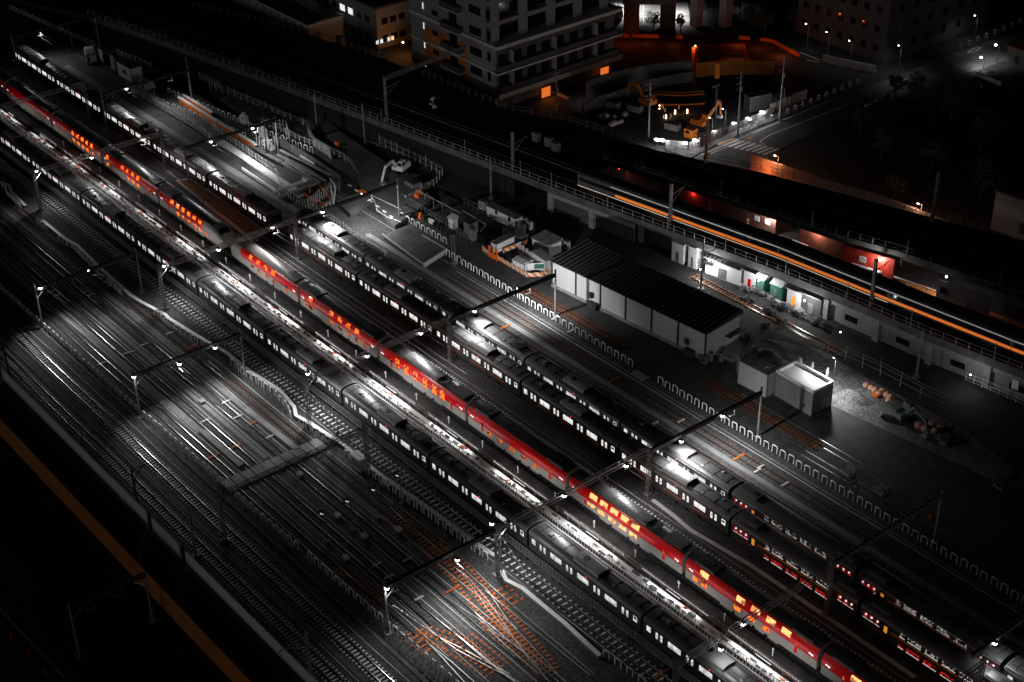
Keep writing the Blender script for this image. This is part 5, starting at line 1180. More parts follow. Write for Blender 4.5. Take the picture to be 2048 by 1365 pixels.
# ================================================================ LIT HOUSES UNDER THE NEAR VIADUCT
def vhouse(label,p,w_,d_,h_,wall='white',roof='pale',pitch='gable',rz=.12,extra=None,ribs=0,name='kiosk'):
    a=at(*p); a.y=yat(NE,a.x)+.15; h_+=.9; t=thing(name,label,'kiosk',a,rz); MB().box(0,w_,0,d_,0,h_).build('wall',M[wall],t); b=MB(); o=.15
    if pitch=='gable': b.add([(-o,-o,h_),(w_+o,-o,h_),(w_+o,d_+o,h_),(-o,d_+o,h_),(-o,d_/2,h_+.6),(w_+o,d_/2,h_+.6)],[(0,1,5,4),(2,3,4,5),(0,4,3),(1,2,5),(0,3,2,1)])
    else: b.box(-o,w_+o,-o-.3,d_+o,h_,h_+.12)
    r=b.build('roof',M[roof],t)
    if ribs:
        b=MB()
        for i in range(int(w_/ribs)+1): b.box(i*ribs-.04,i*ribs+.04,-o-.3,d_+o,h_+.12,h_+.2)
        b.build('ribs',M['steel'],r)
    b=MB(); b.box(w_*.38,w_*.62,-.04,-.002,.1,1.9); b.build('door',M[extra or 'steel'],t); return t
vhouse('white boxy kiosk, first lit one under the viaduct',(1371,508),2.4,2.0,2.6)
vhouse('white slatted panel hut between the first lit kiosk and the lone tree',(1404,520),1.7,1.5,3.0,'white','white','flat')
vhouse('long white house with ribbed awning under the viaduct',(1436,534),6.6,2.0,2.0,'white','pale','flat',.16,None,.6)
vhouse('narrow white gate house with dark red door',(1506,566),2.2,1.6,2.4,'white','pale','flat',.12,'red')
vhouse('green-fronted booth with white roof, left of the pair',(1530,572),1.8,1.8,1.7,'green','white','gable',.1)
vhouse('green-fronted booth with white roof, right of the pair',(1556,588),1.9,1.8,1.7,'green','white','gable',.1)
vhouse('white arched entrance with glowing orange inside',(1588,602),2.6,1.5,2.2,'white','pale','flat',.12,'odoor')
vhouse('dark slatted shelter right of the arched entrance',(1622,610),3.6,1.8,2.4,'walld','steel','flat',.12,None,.35)
for x,y,z,p in ((1425,505,3.6,260),(1500,556,3.4,200),(1583,600,3.2,240),(1390,530,1.5,70)):
    a=at(x,y+14,z); a.y=yat(NE,a.x)-1.6; t=thing('wall_lamp','small white lamp before the houses under the viaduct near pixel row of kiosk %s'%('one' if x==1425 else 'two' if x==1500 else 'three' if x==1583 else 'four'),'lamp',a); t['label']={1425:'small white lamp by the lone tree under the viaduct',1500:'small white lamp by the narrow gate house',1583:'small white lamp by the arched entrance',1390:'low lamp under the bushes before the first kiosk'}[x]
    MB().sphere((0,0,0),.13,6,4).build('lamp_glass',M['lamp'],t); light('POINT',(0,-.1,-.2),p*3.0,t,rad=.15)
def bush(name,label,loc,rx,ry,h,n,cat='bush',group=None,trunk=0,seed=1,leaf=.16,m='leaf'):
    rg=random.Random(seed); t=thing(name,label,cat,loc,0,group); b=MB()
    cl=[(rg.uniform(-rx,rx)*.7,rg.uniform(-ry,ry)*.7,rg.uniform(.35,1)*h*.8+trunk,rg.uniform(.3,.6)*min(rx,h)) for _ in range(max(5,int(n/90)))]
    for i in range(n):
        c=rg.choice(cl); u=rg.uniform(-1,1); a=rg.uniform(0,6.283); q=math.sqrt(1-u*u); r=c[3]*rg.uniform(.55,1.05)
        p=Vector((c[0]+r*q*math.cos(a),c[1]+r*q*math.sin(a),max(.05,c[2]+r*u))); d1=Vector((rg.uniform(-1,1),rg.uniform(-1,1),rg.uniform(-.5,.5))).normalized()*leaf; d2=Vector((rg.uniform(-1,1),rg.uniform(-1,1),rg.uniform(-1,1))).normalized()*leaf*.7
        b.add([p-d1,p-d2,p+d1,p+d2],[(0,1,2,3)])
    b.build('crown' if trunk else 'foliage',M[m],t); 
    if trunk:
        b=MB(); b.tube((0,0,0),(.05,0,trunk+h*.4),.16,7,.06)
        for c in cl[:7]: b.tube((0,0,trunk*.8),(c[0]*.8,c[1]*.8,c[2]),.06,5,.02)
        b.build('trunk',M['bark'],t)
    return t
M['leaf2']=mat('pale_leaves',.16,.7,noise=.6,nscale=4)
for i,(x,y,rx,h_) in enumerate(((1440,548,2.2,.9),(1470,562,2.0,.8),(1500,585,1.8,1.0),(1535,600,2.0,1.0),(1560,618,2.2,1.1),(1590,630,2.2,1.3),(1615,640,2.2,1.4),(1560,645,1.8,.8),(1535,628,1.8,.8),(1500,605,1.6,.7),(1640,652,2.0,1.2),(1380,522,1.8,.8),(1520,655,2.0,1.2),(1495,690,1.8,1.1))):
    bush('bush','leafy bush, %s in the planted strip before the lit houses'%ORD[i],at(x,y),rx,.8,h_,420,'bush','bushes before the lit houses',0,i+3,.15,'leaf2' if i not in (0,12,13) else 'leaf')
bush('tree','dark lone tree between the white panel hut and the long white house',at(1419,548),1.0,1.0,2.6,900,'tree',None,1.2,77,.2)
rail_fence('garden_fence','low white garden fence before the green-fronted booths',[at(*p)[:2] for p in ((1535,600),(1600,630))],.9,1.0,'white',0,(1.0,.5))
wall_line('pale low wall edging the planted strip, upper piece',[(1435,545),(1500,575)],.35,0,.5,'white','garden_wall','wall'); wall_line('pale low wall edging the planted strip, lower piece',[(1540,592),(1572,612)],.35,0,.5,'white','garden_wall','wall')
# ================================================================ SUNKEN STREET BETWEEN THE DECKS
def off_pt(P,x,d): return (x,yat(P,x)+d)
def spanel(label,x0,x1,h_,m,d=2.0,name='street_wall',z0=0.0,cat='wall'):
    a=Vector((x0,yat(FE,x0)+d,z0)); c=Vector((x1,yat(FE,x1)+d,z0)); t=thing(name,label,cat,a,math.atan2(c.y-a.y,c.x-a.x)); L_=(c-a).length; MB().box(0,L_,0,.25,0,h_).build('wall',M[m],t); return t,L_
M['redwall']=mat('dark_red_wall',(.34,.025,.012),.6,noise=.4,nscale=.8); M['bwall']=mat('brown_wall',(.12,.05,.035),.8,noise=.4,nscale=1)
spanel('dark back wall of the sunken street near its upper end',-181,-164,4,'walld'); spanel('dark red wall behind the red-lit stall',-163.5,-156.5,4,'bwall')
t,L_=spanel('brown wall with white notices beside the car park',-156,-151,4,'bwall'); 
for i,u in enumerate((.3,.7)): MB().box(L_*u-.5,L_*u+.5,-.05,-.001,1.6,2.5).build('notice',M['board'],t)
spanel('dark rear wall of the sunken car park',-151.5,-146.8,4,'conc_d',6.5)
spanel('brown garage wall in the sunken street',-146.5,-138.5,3.6,'bwall'); t,L_=spanel('dark red hall wall with a white sign and pale counter',-137,-128.5,4.0,'redwall',-.6)
MB().box(L_*.35,L_*.48,-.06,-.001,2.0,3.0).build('sign',M['board'],t); b=MB(); [b.box(L_*.37+i*.22,L_*.37+i*.22+.14,-.07,-.061,2.2+j*.35,2.42+j*.35) for i in range(4) for j in range(2)]; b.build('sign_lettering',M['black'],t); MB().box(L_*.22,L_*.8,-.3,-.061,1.1,1.4).build('counter',M['pale'],t)
t,L_=spanel('corrugated grey wall lit by a small lamp',-121,-112.5,3.2,'cladding',-.9); MB().box(.6,1.4,-.05,-.001,1.2,2.2).build('window',M['glass'],t)
spanel('pale lower wall of the sunken street at its right end',-111,-97,2.6,'wall',.2); spanel('pale lower wall beyond the right end of the sunken street',-96,-60,2.6,'wall',.2)
b=MB(); b.poly([at(*p)[:2] for p in ((1478,452),(1540,405),(1565,430),(1525,480))],0,.02); struct(b.build('car_park',M['conc']))
for i,(p,q) in enumerate((((1478,458),(1505,432)),((1512,462),(1530,438)),((1525,470),(1550,448)),((1270,360),(1300,382)),((1272,361),(1306,340)))):
    tag(MB().beam(at(*p,.03),at(*q,.03),.14,.012).build('bay_line',M['white']),'white bay line number %s of the sunken car park'%ORD[i],'marking')
for x,y,z,p,c,lb in ((1545,436,3.4,260,(1,.97,.93),'white lamp at the sunken car park'),(1387,385,3.0,50,(1,.03,.02),'red neon lamp of the stall'),(1480,410,3.0,110,(1,.5,.3),'warm lamp beside the brown notice wall'),(1634,466,3.4,150,(1,.55,.4),'pinkish lamp at the dark red hall'),(1893,554,3.4,160,(1,1,1),'white lamp at the corrugated grey wall'),(1238,338,3.2,35,(1,.12,.03),'red lamp at the upper end of the sunken street'),(1760,520,3.6,220,(1,.95,.9),'white lamp by the stair frame in the sunken street')):
    a=at(x,y+30,0); a=at(x,y,z); t=thing('street_lamp',lb,'lamp',a); MB().sphere((0,0,0),.16,8,5).build('lamp_glass',M['lamp' if c[1]>.2 else 'redlamp'],t); light('POINT',(0,-.3,-.35),p*2.6,t,c,rad=.15)
t=thing('stall','red-lit stall pillar with white litter around it','stall',at(1383,412)); MB().box(-.5,.2,-.3,.3,0,3.0).build('red_panel',M['redwall'],t); MB().box(.35,1.0,-.3,.3,0,3.2).build('pillar',M['conc'],t); MB().box(-.2,.5,-.9,-.4,0,.5).build('crate',M['white'],t)
a,c=at(1700,522,1.0),at(2060,650,1.0); t=thing('guard_rail','long pale handrail along the right part of the sunken street','guard rail',(0,0,0)); MB().beam(a,c,.16,.16).build('rail',M['pale'],t); b=MB(); [b.tube(a.lerp(c,i/9),Vector((a.lerp(c,i/9).x,a.lerp(c,i/9).y,0)),.07,5) for i in range(10)]; b.build('post',M['pale'],t)
struct(MB().poly([at(*p)[:2] for p in ((1770,545),(1900,590),(2060,655),(2060,672),(1880,612))],0,.03).build('pavement',M['orangewall']))
scaffold('white stair frame in the sunken street',[(1745,500),(1800,520),(1802,535)],2.4,0,.6)
wall_line('pale planter wall facing the viaduct train, left piece',[(1545,468),(1570,478)],.4,0,.7,'pale','planter_wall','wall'); wall_line('pale planter wall facing the viaduct train, right piece',[(1585,480),(1615,492)],.4,0,.7,'pale','planter_wall','wall')
# ================================================================ BUILDINGS BEYOND
def fbox(t,name,m,A,L_,D_,z0,z1,x0=0,y0=0): return MB().box(x0,L_,y0,D_,z0,z1).build(name,M[m],t)
cz=3.5; Ac=at(990,187,cz); LW,DW=27.0,31.0
t=thing('apartment_block','big terraced apartment block with wide balcony slabs, corner facing the viaduct','building',(Ac.x-LW,Ac.y,0))
MB().box(0,LW,0,DW,0,cz+9.2).build('wall',M['wall'],t); MB().box(LW+.001,LW+.02,.5,DW,0,cz+9.0).build('recessed_wall',M['darkwall'],t)  # dark sheet puts the shade between the balcony slabs into colour
for z0,th,ov in ((cz-.9,1.0,1.6),(cz+4.1,.35,1.5),(cz+9.1,.7,1.3)):
    b=MB(); b.box(-.0,LW+ov,-.35,DW+1,z0,z0+th); b.box(LW-.1,LW+ov+.25,-.6,DW+1.2,z0+th,z0+th+.12); b.build('balcony_slab',M['pale'],t)
for zf in (cz+.2,cz+4.5):
    b=MB(); b.box(LW+.02,LW+1.35,.4,DW,zf,zf+1.1); b.build('balcony_rail',M['walld'],t)
    for i in range(8):
        y=1.0+i*3.6; MB().box(LW+.002,LW+.05,y,y+2.2,zf+1.15,zf+3.0).build('window',M['glass'],t)
        if i%3==0: MB().box(LW+.05,LW+1.3,y+2.7,y+2.85,zf+1.1,zf+3.6).build('divider',M['conc'],t)
MB().box(0,LW-2.5,0.02,DW,cz+9.2,cz+40).build('tower_wall',M['wall'],t)
for i in range(5): MB().box(LW-1.6,LW-.6,i*7.0+.3,i*7.0+1.9,cz+9.8,cz+40).build('column',M['wall'],t)
for k in range(5): MB().box(LW-2.5,LW-.9,0,DW,cz+13+4.2*k,cz+13.9+4.2*k).build('parapet',M['conc'],t)
for k in range(6): MB().box(LW-2.49,LW-2.4,1,DW,cz+9.9+4.2*k,cz+12.8+4.2*k).build('window_strip',M['glass'],t)
# street-side face
MB().box(LW-22.5,LW-8.5,-.08,-.002,0,cz+7.6).build('orange_render',M['orangewall'],t); MB().box(LW-8.4,LW-.05,-.06,-.002,0,cz+5.4).build('tan_render',M['conc'],t)
for zf in (1.0,5.0,9.0,13.2,17.4,21.6):
    b=MB(); b.box(LW-15.3,LW-9.4,-1.4,-.09,zf,zf+1.1); b.build('balcony',M['walld'],t); MB().box(LW-15.5,LW-9.2,-1.55,-.09,zf-.25,zf).build('balcony_slab',M['pale'],t)
    MB().box(LW-13.9,LW-11.5,-.12,-.081,zf+1.1,zf+3.0).build('window',M['glass'],t)
    MB().box(LW-19.6,LW-17.7,-.12,-.081,zf+.9,zf+1.9).build('window',M['glass'],t); MB().box(LW-7.4,LW-3.8,-.12,-.061,zf+.6,zf+2.2).build('window',M['glass'],t); MB().box(LW-2.0,LW-1.0,-.12,-.061,zf+.6,zf+2.4).build('window',M['glass'],t)
    MB().box(LW-22.6,LW-22.3,-.14,-.083,zf+1.3,zf+2.6).build('stair_window',M['win'],t)
for x,y,lb,p in ((1067,172,'glowing orange garage opening under the apartment block, lower one',60),(1180,131,'glowing orange opening under the apartment block, upper one',50)):
    a=at(x,y,1.2); tt=thing('garage_opening',lb,'garage',(Ac.x+1.75,a.y,0)); MB().box(-.05,.0,-1.1,1.1,.1,2.1).build('lit_panel',M['garage'],tt); light('AREA',(.6,0,1.6),p,tt,(1,.25,.05),size=(3,2),aim=(1,0,-.3))
tp=at(1130,215,0); tag(MB().box(-4,5,-.3,.3,0,.5).build('low_wall',M['conc'],None,at(1105,185)),'pale low wall at the foot of the apartment block','wall')
# second building, corner facing the viaduct
a=at(757,100,0); t=thing('office_building','white three-storey building with orange-lit flank beside the apartment block','building',(a.x-22,a.y,0))
MB().box(0,22,0,12,0,9).build('wall',M['wall'],t); MB().box(-.2,22.2,-.2,12.2,9,9.5).build('roof',M['shedroof'],t)
for zf in (1.4,5.2):
    for i in range(6): MB().box(2+i*3.1,3.8+i*3.1,-.05,-.002,zf,zf+1.4).build('window',M['winb' if (zf>5 and i in (2,3)) else 'glass'],t)
    for i in range(3): MB().box(22.002,22.05,1.2+i*2.2,2.8+i*2.2,zf,zf+1.4).build('window',M['glass'],t)
tt=thing('wall_lamp','orange lamp lighting the flank between the two white buildings','lamp',at(806,85,3.0)); MB().sphere((0,0,0),.2,8,5).build('lamp_glass',M['lampo'],tt); light('POINT',(.3,-.4,0),330,tt,(1,.34,.06),rad=.2)
for i,(x,y) in enumerate(((798,98),(788,99),(775,104),(767,107))): tag(MB().box(-.03,.03,-.3,.3,1.4,2.2).build('lit_window',M['wino2' if i==0 else 'winb'],None,(at(757,100).x+.2+.1,at(x,y).y,0)),'small glowing ground-floor window, %s from the upper end'%ORD[i],'window')
# factory
a=at(628,98,0); t=thing('factory_hall','long low factory hall with small square vents near the top edge','building',(a.x-44,a.y-1,0)); MB().box(0,44,0,9,0,5.6).build('wall',M['cladding'],t); b=MB(); b.add([(-.2,-.2,5.6),(44.2,-.2,5.6),(44.2,9.2,5.6),(-.2,9.2,5.6),(-.2,4.5,6.3),(44.2,4.5,6.3)],[(0,1,5,4),(2,3,4,5),(0,4,3),(1,2,5)]); b.build('roof',M['shedroof'],t)
for i in range(14): MB().box(2+i*3,2.5+i*3,-.05,-.002,4.3,4.8).build('vent',M['glass'],t)
for i in range(7): MB().box(4+i*6,5.8+i*6,-.05,-.002,.2,2.4).build('shutter',M['walld'],t)
a=at(600,16,0); t=thing('office_building','dim house behind the factory hall with two bright upper windows','building',(a.x-16,a.y+6,0)); MB().box(0,20,0,12,0,9).build('wall',M['wall'],t); MB().box(-.2,20.2,-.2,12.2,9,9.4).build('roof',M['shedroof'],t)
for x,y in ((674,20),(697,28)): pass
for x in (8,12,16): MB().box(x,x+1.6,-.05,-.002,6,7.5).build('window',M['winb'],t)
tag(MB().box(-.9,.9,-.6,.6,0,3.2).build('water_tank',M['conc'],None,at(683,102)),'small pale tank house at the foot of the white three-storey building','tank')
# dim big building at the top right
a=at(1768,128,0); t=thing('school_building','dim grey hall with square windows and curved roof edge, far upper right','building',(a.x-24,a.y,0)); MB().box(0,24,0,34,0,14).build('wall',M['walld'],t); b=MB(); b.prism([(0,14.01),(0,14.4),(8,17),(17,18),(26,17),(34,14.4),(34,14.01)],-.3,24.3); b.build('roof',M['shedroof'],t)
for zf in (2,6,10):
    for i in range(7): MB().box(1.5+i*3.2,2.9+i*3.2,-.05,-.002,zf,zf+1.5).build('window',M['glass'],t)
    for i in range(6): MB().box(24.002,24.05,3+i*5,4.6+i*5,zf,zf+1.6).build('window',M['glass'],t)
a=at(1958,470,0); t=thing('house','faint grey house at the right margin beyond the long lit wall','building',(a.x,a.y+3,0),.12); MB().box(0,20,0,10,0,7).build('wall',M['wall'],t); MB().box(-.3,20.3,-.3,10.3,7,7.4).build('roof',M['shedroof'],t); MB().box(5,6.2,-.05,-.002,1,3).build('door',M['walld'],t); MB().box(7.5,8.5,-.05,-.002,4,5).build('window',M['glass'],t)
a=at(2010,130,0); t=thing('house','pale little house by the bicycle shelter, upper right','building',(a.x,a.y,0)); MB().box(0,8,0,8,0,4).build('wall',M['wall'],t); MB().box(-.3,8.3,-.3,8.3,4,4.3).build('roof',M['orangewall'],t); MB().box(2,3,-.05,-.002,1,2.6).build('door',M['walld'],t)
# long lit wall with lamps
wp=[(1505,347),(1640,392),(1700,412),(1745,425),(1955,487)]
b=MB(); b.ribbon([at(x,y,3.1) for x,y in [(1503,308),(1540,322),(1645,357),(1745,385),(1850,425),(1952,468)]],.3,0,3.1); tag(b.build('long_wall',M['conc']),'long ribbed wall beyond the far viaduct lit by two orange lamps','wall')
b=MB(); P=[at(x,y,3.3) for x,y in [(1503,306),(1645,355),(1745,383),(1952,466)]]
for a_,c_ in zip(P,P[1:]):
    n=int((c_-a_).length/1.1)
    for i in range(n): q=a_.lerp(c_,i/n); b.tube((q.x,q.y-.25,1.2),(q.x,q.y-.25,3.6),.03,4)
tag(b.build('wire_screen',M['dsteel']),'dark wire screen standing before the long ribbed wall','screen')
def slamp(label,p,hh,power,col=(1,1,1),lm='lamp',arm=.8,r=.2,spot=None,extra=None):
    t=thing('street_lamp',label,'street lamp',at(*p),0,None); MB().tube((0,0,0),(0,0,hh),.07,6).build('pole',M['steel'],t); MB().tube((0,0,hh),(-arm,0,hh+.1),.05,5).build('arm',M['steel'],t); MB().sphere((-arm,0,hh),r,8,5,.6).build('lamp_glass',M[lm],t)
    light('POINT' if lm=='lampo' else 'SPOT',(-arm,-.3,hh-.3),power,t,col,150,.6,.2,(0,0,-1)) if power else None; return t
slamp('street lamp with warm pinkish glow by the crossing street',(1553,362),4.6,700,(1,.35,.15),'lampo'); slamp('street lamp with warm glow over the long lit wall',(1838,456),4.2,500,(1,.45,.25),'lampo')
light('POINT',at(1525,345,1.4),420,None,(1,.16,.03),rad=.2).name='wall_glow'  # added light without a fixture, brightens the long wall
# ================================================================ STREETS, CROSSING, SITE
def gp(pts,name,m,z,h=0.0): return struct(MB().poly([at(*p)[:2] for p in pts],-.2,z).build(name,M[m]))
gp([(1370,325),(1440,290),(1530,252),(1690,190),(1800,150),(1900,110),(2048,60),(2048,110),(1880,165),(1700,232),(1560,300),(1540,345),(1500,360)],'road','asphalt2',.03)
gp([(1330,300),(1385,283),(1480,252),(1560,222),(1690,175),(1700,186),(1530,249),(1440,287),(1380,318)],'pavement','conc_d',.12)
def line(label,p,q,w_=.16,z=.045,m='white',cat='marking'): return tag(MB().beam(at(*p,z),at(*q,z),w_,.014).build('road_line',M[m]),label,cat)
line('white kerb line along the site side of the street',(1396,313),(1690,188),.2); line('white kerb line close beside the first one',(1402,316),(1480,283),.14); line('white centre line of the street',(1540,270),(1700,208),.2); line('white corner line by the dark mast',(1520,283),(1540,270),.2); line('short stop line below the crossing street',(1519,283),(1530,290),.2)
for i in range(8):
    a=Vector(at(1440+i*0,283,0)); p0=Vector((1452+i*9.6,293-i*.0+ (i*1.9),0)); 
    c0=at(1446+i*11.5,292+i*2.6); c1=at(1476+i*11.5,280+i*2.6); tag(MB().beam((c0.x,c0.y,.05),(c1.x,c1.y,.05),.62,.012).build('crossing_stripe',M['white']),'white bar of the pedestrian crossing','crossing bar','bars of the pedestrian crossing')
tag(MB().beam(at(1435,290,.13),at(1470,277,.13),.9,.02).build('tactile_paving',mat('tactile_tan',(.45,.28,.18),.8)),'tan tactile paving strip beside the pedestrian crossing','paving')
tag(MB().box(-.6,.6,-.5,.5,0,.06).build('drain_cover',M['orangewall'],None,at(1500,278)),'square drain cover with orange rim in the street','drain cover')
for i in range(16):
    f=i/15; x,y=1481+ (1715-1481)*f, 268+(168-268)*f
    tag(inst('loop_bollard',HM,None,at(x,y),.0),'white loop bollard along the kerb of the street','loop bollard','loop bollards of the street').scale=(.6,1,.95)
for i in range(8): tag(inst('loop_bollard',HM,None,at(1921+i*17,98-i*7.2),.0),'dim white loop bollard along the far upper right street','loop bollard','loop bollards of the upper street').scale=(.6,1,.95)
line('diamond outline painted on the upper right road, lower left edge',(1934,106),(1948,97),.25); line('diamond outline painted on the upper right road, upper edge',(1948,97),(1963,95),.25); line('diamond outline painted on the upper right road, right edge',(1963,95),(1950,104),.25); line('diamond outline painted on the upper right road, lower edge',(1950,104),(1934,106),.25)
# fence of the site with balloon lights
a=at(1308,290); 
for k,(p,q,h_,m) in enumerate((((1330,296),(1375,300),1.6,'pale'),((1378,300),(1400,292),1.5,'pale'),((1398,296),(1440,277),2.0,'steel'),((1442,276),(1500,250),1.6,'steel'),((1500,250),(1545,230),1.6,'pale'),((1540,228),(1580,212),2.0,'white'),((1585,208),(1612,198),2.0,'white'))):
    a,c=at(*p),at(*q); L_=(c-a).length; t=thing('site_hoarding','pale site hoarding panel run, %s from the viaduct end'%ORD[k],'hoarding',a,math.atan2(c.y-a.y,c.x-a.x),'hoardings of the site'); MB().box(0,L_,-.04,.04,0,h_).build('panel',M[m],t); b=MB(); [b.tube((L_*i/4,-.1,0),(L_*i/4,-.1,h_+.1),.04,5) for i in range(5)]; b.build('post',M['steel'],t)
for i,(x,y) in enumerate(((1314,280),(1325,281),(1369,287),(1391,281),(1430,265),(1469,248),(1497,238),(1525,225))):
    a=at(x,y,1.2); t=thing('balloon_light','glowing white work light on the hoarding, %s from the viaduct end'%ORD[i],'work light',a,.0,'work lights on the hoarding'); b=MB(); b.sphere((0,0,0),.5,12,7,.6); b.v=[(p[0]*1.5,p[1],p[2]) for p in b.v]; smooth(b.build('lamp_glass',M['spot'],t),80); MB().tube((0,0,-1.2),(0,0,-.3),.05,5).build('pole',M['steel'],t); light('POINT',(.9,-.8,.9),210,t,rad=.3)
digger('excavator','big orange excavator on the site, boom lifted high',at(1400,256),.3,.9,'yellow',[(1.2,0,1.6),(3.0,0,4.8),(4.6,0,7.2),(4.9,0,4.2)],-.1)
digger('excavator','yellow excavator half hidden behind the concrete pole, arm stretched to the left',at(1296,215),0,.95,'yellow',[(-1.2,0,1.6),(-3.5,0,4.0),(-5.6,0,3.6),(-6.3,0,1.6)],0)
t=thing('crawler_cabin','small orange machine cabin behind the hoarding','machine',at(1381,277),.2); b=MB(); b.box(-1,1,-.8,.8,.3,2.0); b.build('case',M['yellow'],t); MB().box(-.7,.2,-.83,-.801,1.2,1.8).build('window',M['glass'],t)
t=thing('drill_mast','tall orange drill mast rising behind the big orange excavator','drill mast',at(1430,250)); b=MB(); lattice(b,(0,0,0),(0,0,11),.6,.6,.8,.06); b.build('lattice',M['yellow'],t); MB().box(-.3,.3,-.5,.2,9.5,12.5).build('head',M['yellow'],t)
for k,(z,lb) in enumerate(((1.0,'lower'),(5.4,'upper'))):
    b=MB(); P=[at(1302+i*13.5,(207 if k==0 else 188)-(0 if k else 0)+ (3*math.sin(math.pi*i/8)),0.4) for i in range(9)]
    for a_,c_ in zip(P,P[1:]): b.beam(a_,a_.lerp(c_,.92),.2,.3); 
    if k: 
        for a_,c_ in zip(P,P[1:]): b.beam(a_+Vector((-1,.8,0)),a_.lerp(c_,.92)+Vector((-1,.8,0)),.2,.3)
    tag(b.build('safety_rail',M['yellow']),'%s orange rail arc strung over the dark excavation'%lb,'rail')
rg=random.Random(31)
for i in range(12): tag(MB().tube((0,0,0),(0,0,.8),.12,6).build('warning_light',M['lampo'] if i%3==0 else M['white'],None,at(1318+rg.uniform(0,60),215+rg.uniform(0,30))),'little warning post in the dark excavation','warning post','warning posts')
for i in range(9): 
    p=at(1190+rg.uniform(0,60),232+rg.uniform(0,22)); b=MB(); r=rg.uniform(.5,.8); b.sphere((0,0,r*.6),r,8,5,.7); tag(b.build('tarp_heap',M['pale'],None,p),'grey covered heap on the site near the viaduct','heap','covered heaps of the site')
for x,y,lb in ((1225,215,'grey skip on the site, upper'),(1270,222,'open grey skip on the site, middle'),(1345,258,'grey cylinder tank on the site')):
    t=thing('skip',lb,'skip',at(x,y),.3); MB().box(-1.4,1.4,-.8,.8,0,1.2).build('case',M['conc'],t); MB().box(-1.2,1.2,-.6,.6,1.2,1.22).build('inside',M['walld'],t)
boxhouse('site_office','dim container office with lamp behind the hoarding','cabin',(1488,218),(1500,226),(1530,210),3.0,'walld','steel','flat',.1,1.5)
def upole(label,p,hh,n=3):
    t=thing('utility_pole',label,'utility pole',at(*p)); MB().tube((0,0,0),(0,0,hh),.2,8,.13).build('pole',M['steel'],t); b=MB()
    for k in range(n): z=hh-.4-k*1.1; b.beam((-.2,-1.0,z),(-.2,1.0,z),.08,.08); [b.sphere((-.2,yy,z+.12),.1,5,4) for yy in (-.9,-.4,.4,.9)]
    b.tube((.3,0,hh-4),(.3,0,hh-3),.28,8); b.build('crossarm',M['steel'],t)
upole('utility pole at the viaduct side of the site',(1297,276),11); upole('tall utility pole with transformer by the crossing street',(1475,272),13,4); upole('utility pole farther up the street',(1559,243),13,3); upole('plain pole behind the big excavator',(1430,248),8,1); upole('dim utility pole by the covered ramp wall',(1113,222),8,2)
# curved ramp walls
def cwall(label,pts,h_,m='conc'): return tag(MB().ribbon([at(x,y,h_) for x,y in pts],.4,0,h_).build('curved_wall',M[m]),label,'wall')
cwall('curved dark ramp wall sweeping behind the site, upper',[(1173,162),(1200,152),(1250,138),(1300,129),(1350,124),(1385,122)],3.6,'conc_d'); cwall('curved dark ramp wall sweeping behind the site, lower',[(1166,208),(1220,186),(1280,166),(1340,150),(1385,143)],2.2,'conc_d')
gp([(1175,200),(1180,172),(1250,148),(1320,135),(1385,130),(1385,142),(1320,152),(1250,172)],'ramp','asphalt',.2)
light('SPOT',at(1180,150,6),260,None,(1,1,1),90,.8,.2,(0,0,-1)).name='ramp_light'; light('SPOT',at(1290,118,6),170,None,(1,1,1),80,.8,.2,(0,0,-1)).name='ramp_light'  # added lights over the curved ramp, no fixtures
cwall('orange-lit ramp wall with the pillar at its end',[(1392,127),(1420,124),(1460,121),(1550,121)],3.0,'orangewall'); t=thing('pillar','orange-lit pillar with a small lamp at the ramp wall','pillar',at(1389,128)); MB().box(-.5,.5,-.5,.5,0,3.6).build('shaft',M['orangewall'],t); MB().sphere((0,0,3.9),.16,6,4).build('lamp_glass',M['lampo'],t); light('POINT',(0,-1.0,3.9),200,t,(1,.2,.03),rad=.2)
gp([(1395,130),(1400,92),(1490,88),(1500,120)],'plaza','conc_d',.1)
for i,(p,q) in enumerate((((1442,90),(1445,118)),((1443,97),(1489,97)),((1444,107),(1491,107)),((1488,88),(1494,118)),((1400,90),(1490,88)))): line('orange-lit frame line number %s of the ramp forecourt'%ORD[i],p,q,.25,.14,'orangewall')
light('SPOT',at(1478,92,5),2200,None,(1,.16,.02),110,.6,.2,(0,0,-1)).name='forecourt_light'  # added orange light without a fixture over the forecourt
# orange glowing hedge band and car park under the elevated road
for i,(p,q) in enumerate((((1213,70),(1245,71)),((1247,71),(1285,72)),((1286,72),(1318,73)),((1352,74),(1366,74)),((1478,75),(1500,77)),((1520,78),(1545,82)),((1545,82),(1600,112)))):
    tag(MB().beam(at(*p,.5),at(*q,.5),.35,.8).build('lit_kerb',M['orangewall']),'orange glowing kerb wall piece, %s from the apartment block'%ORD[i],'kerb'); a=at((p[0]+q[0])/2,(p[1]+q[1])/2,1.5); a.y-=1.6; light('POINT',a,60 if i!=6 else 140,None,(1,.14,.015),rad=.2).name='kerb_light'  # orange glow put into the kerb colour, plus added lights without fixtures
gp([(1195,75),(1195,45),(1500,48),(1620,90),(1650,130),(1600,118),(1500,72)],'road','asphalt',.05)
gp([(1190,52),(1205,8),(1375,6),(1382,52)],'car_park','conc',.07)
for i,(p,q) in enumerate((((1232,5),(1232,52)),((1287,8),(1287,52)),((1233,34),(1330,34)),((1322,10),(1322,50)),((1235,14),(1330,13)))): line('bay line number %s of the bright car park at the top'%ORD[i],p,q,.15,.09)
for (x,y,p) in ((1260,22,5000),(1350,30,4500)): 
    t=slamp('white lamp of the bright car park, %s'%('left' if x<1300 else 'right'),(x,y+3),4.0,p,(1,.98,.95),'lamp',.3,.15)
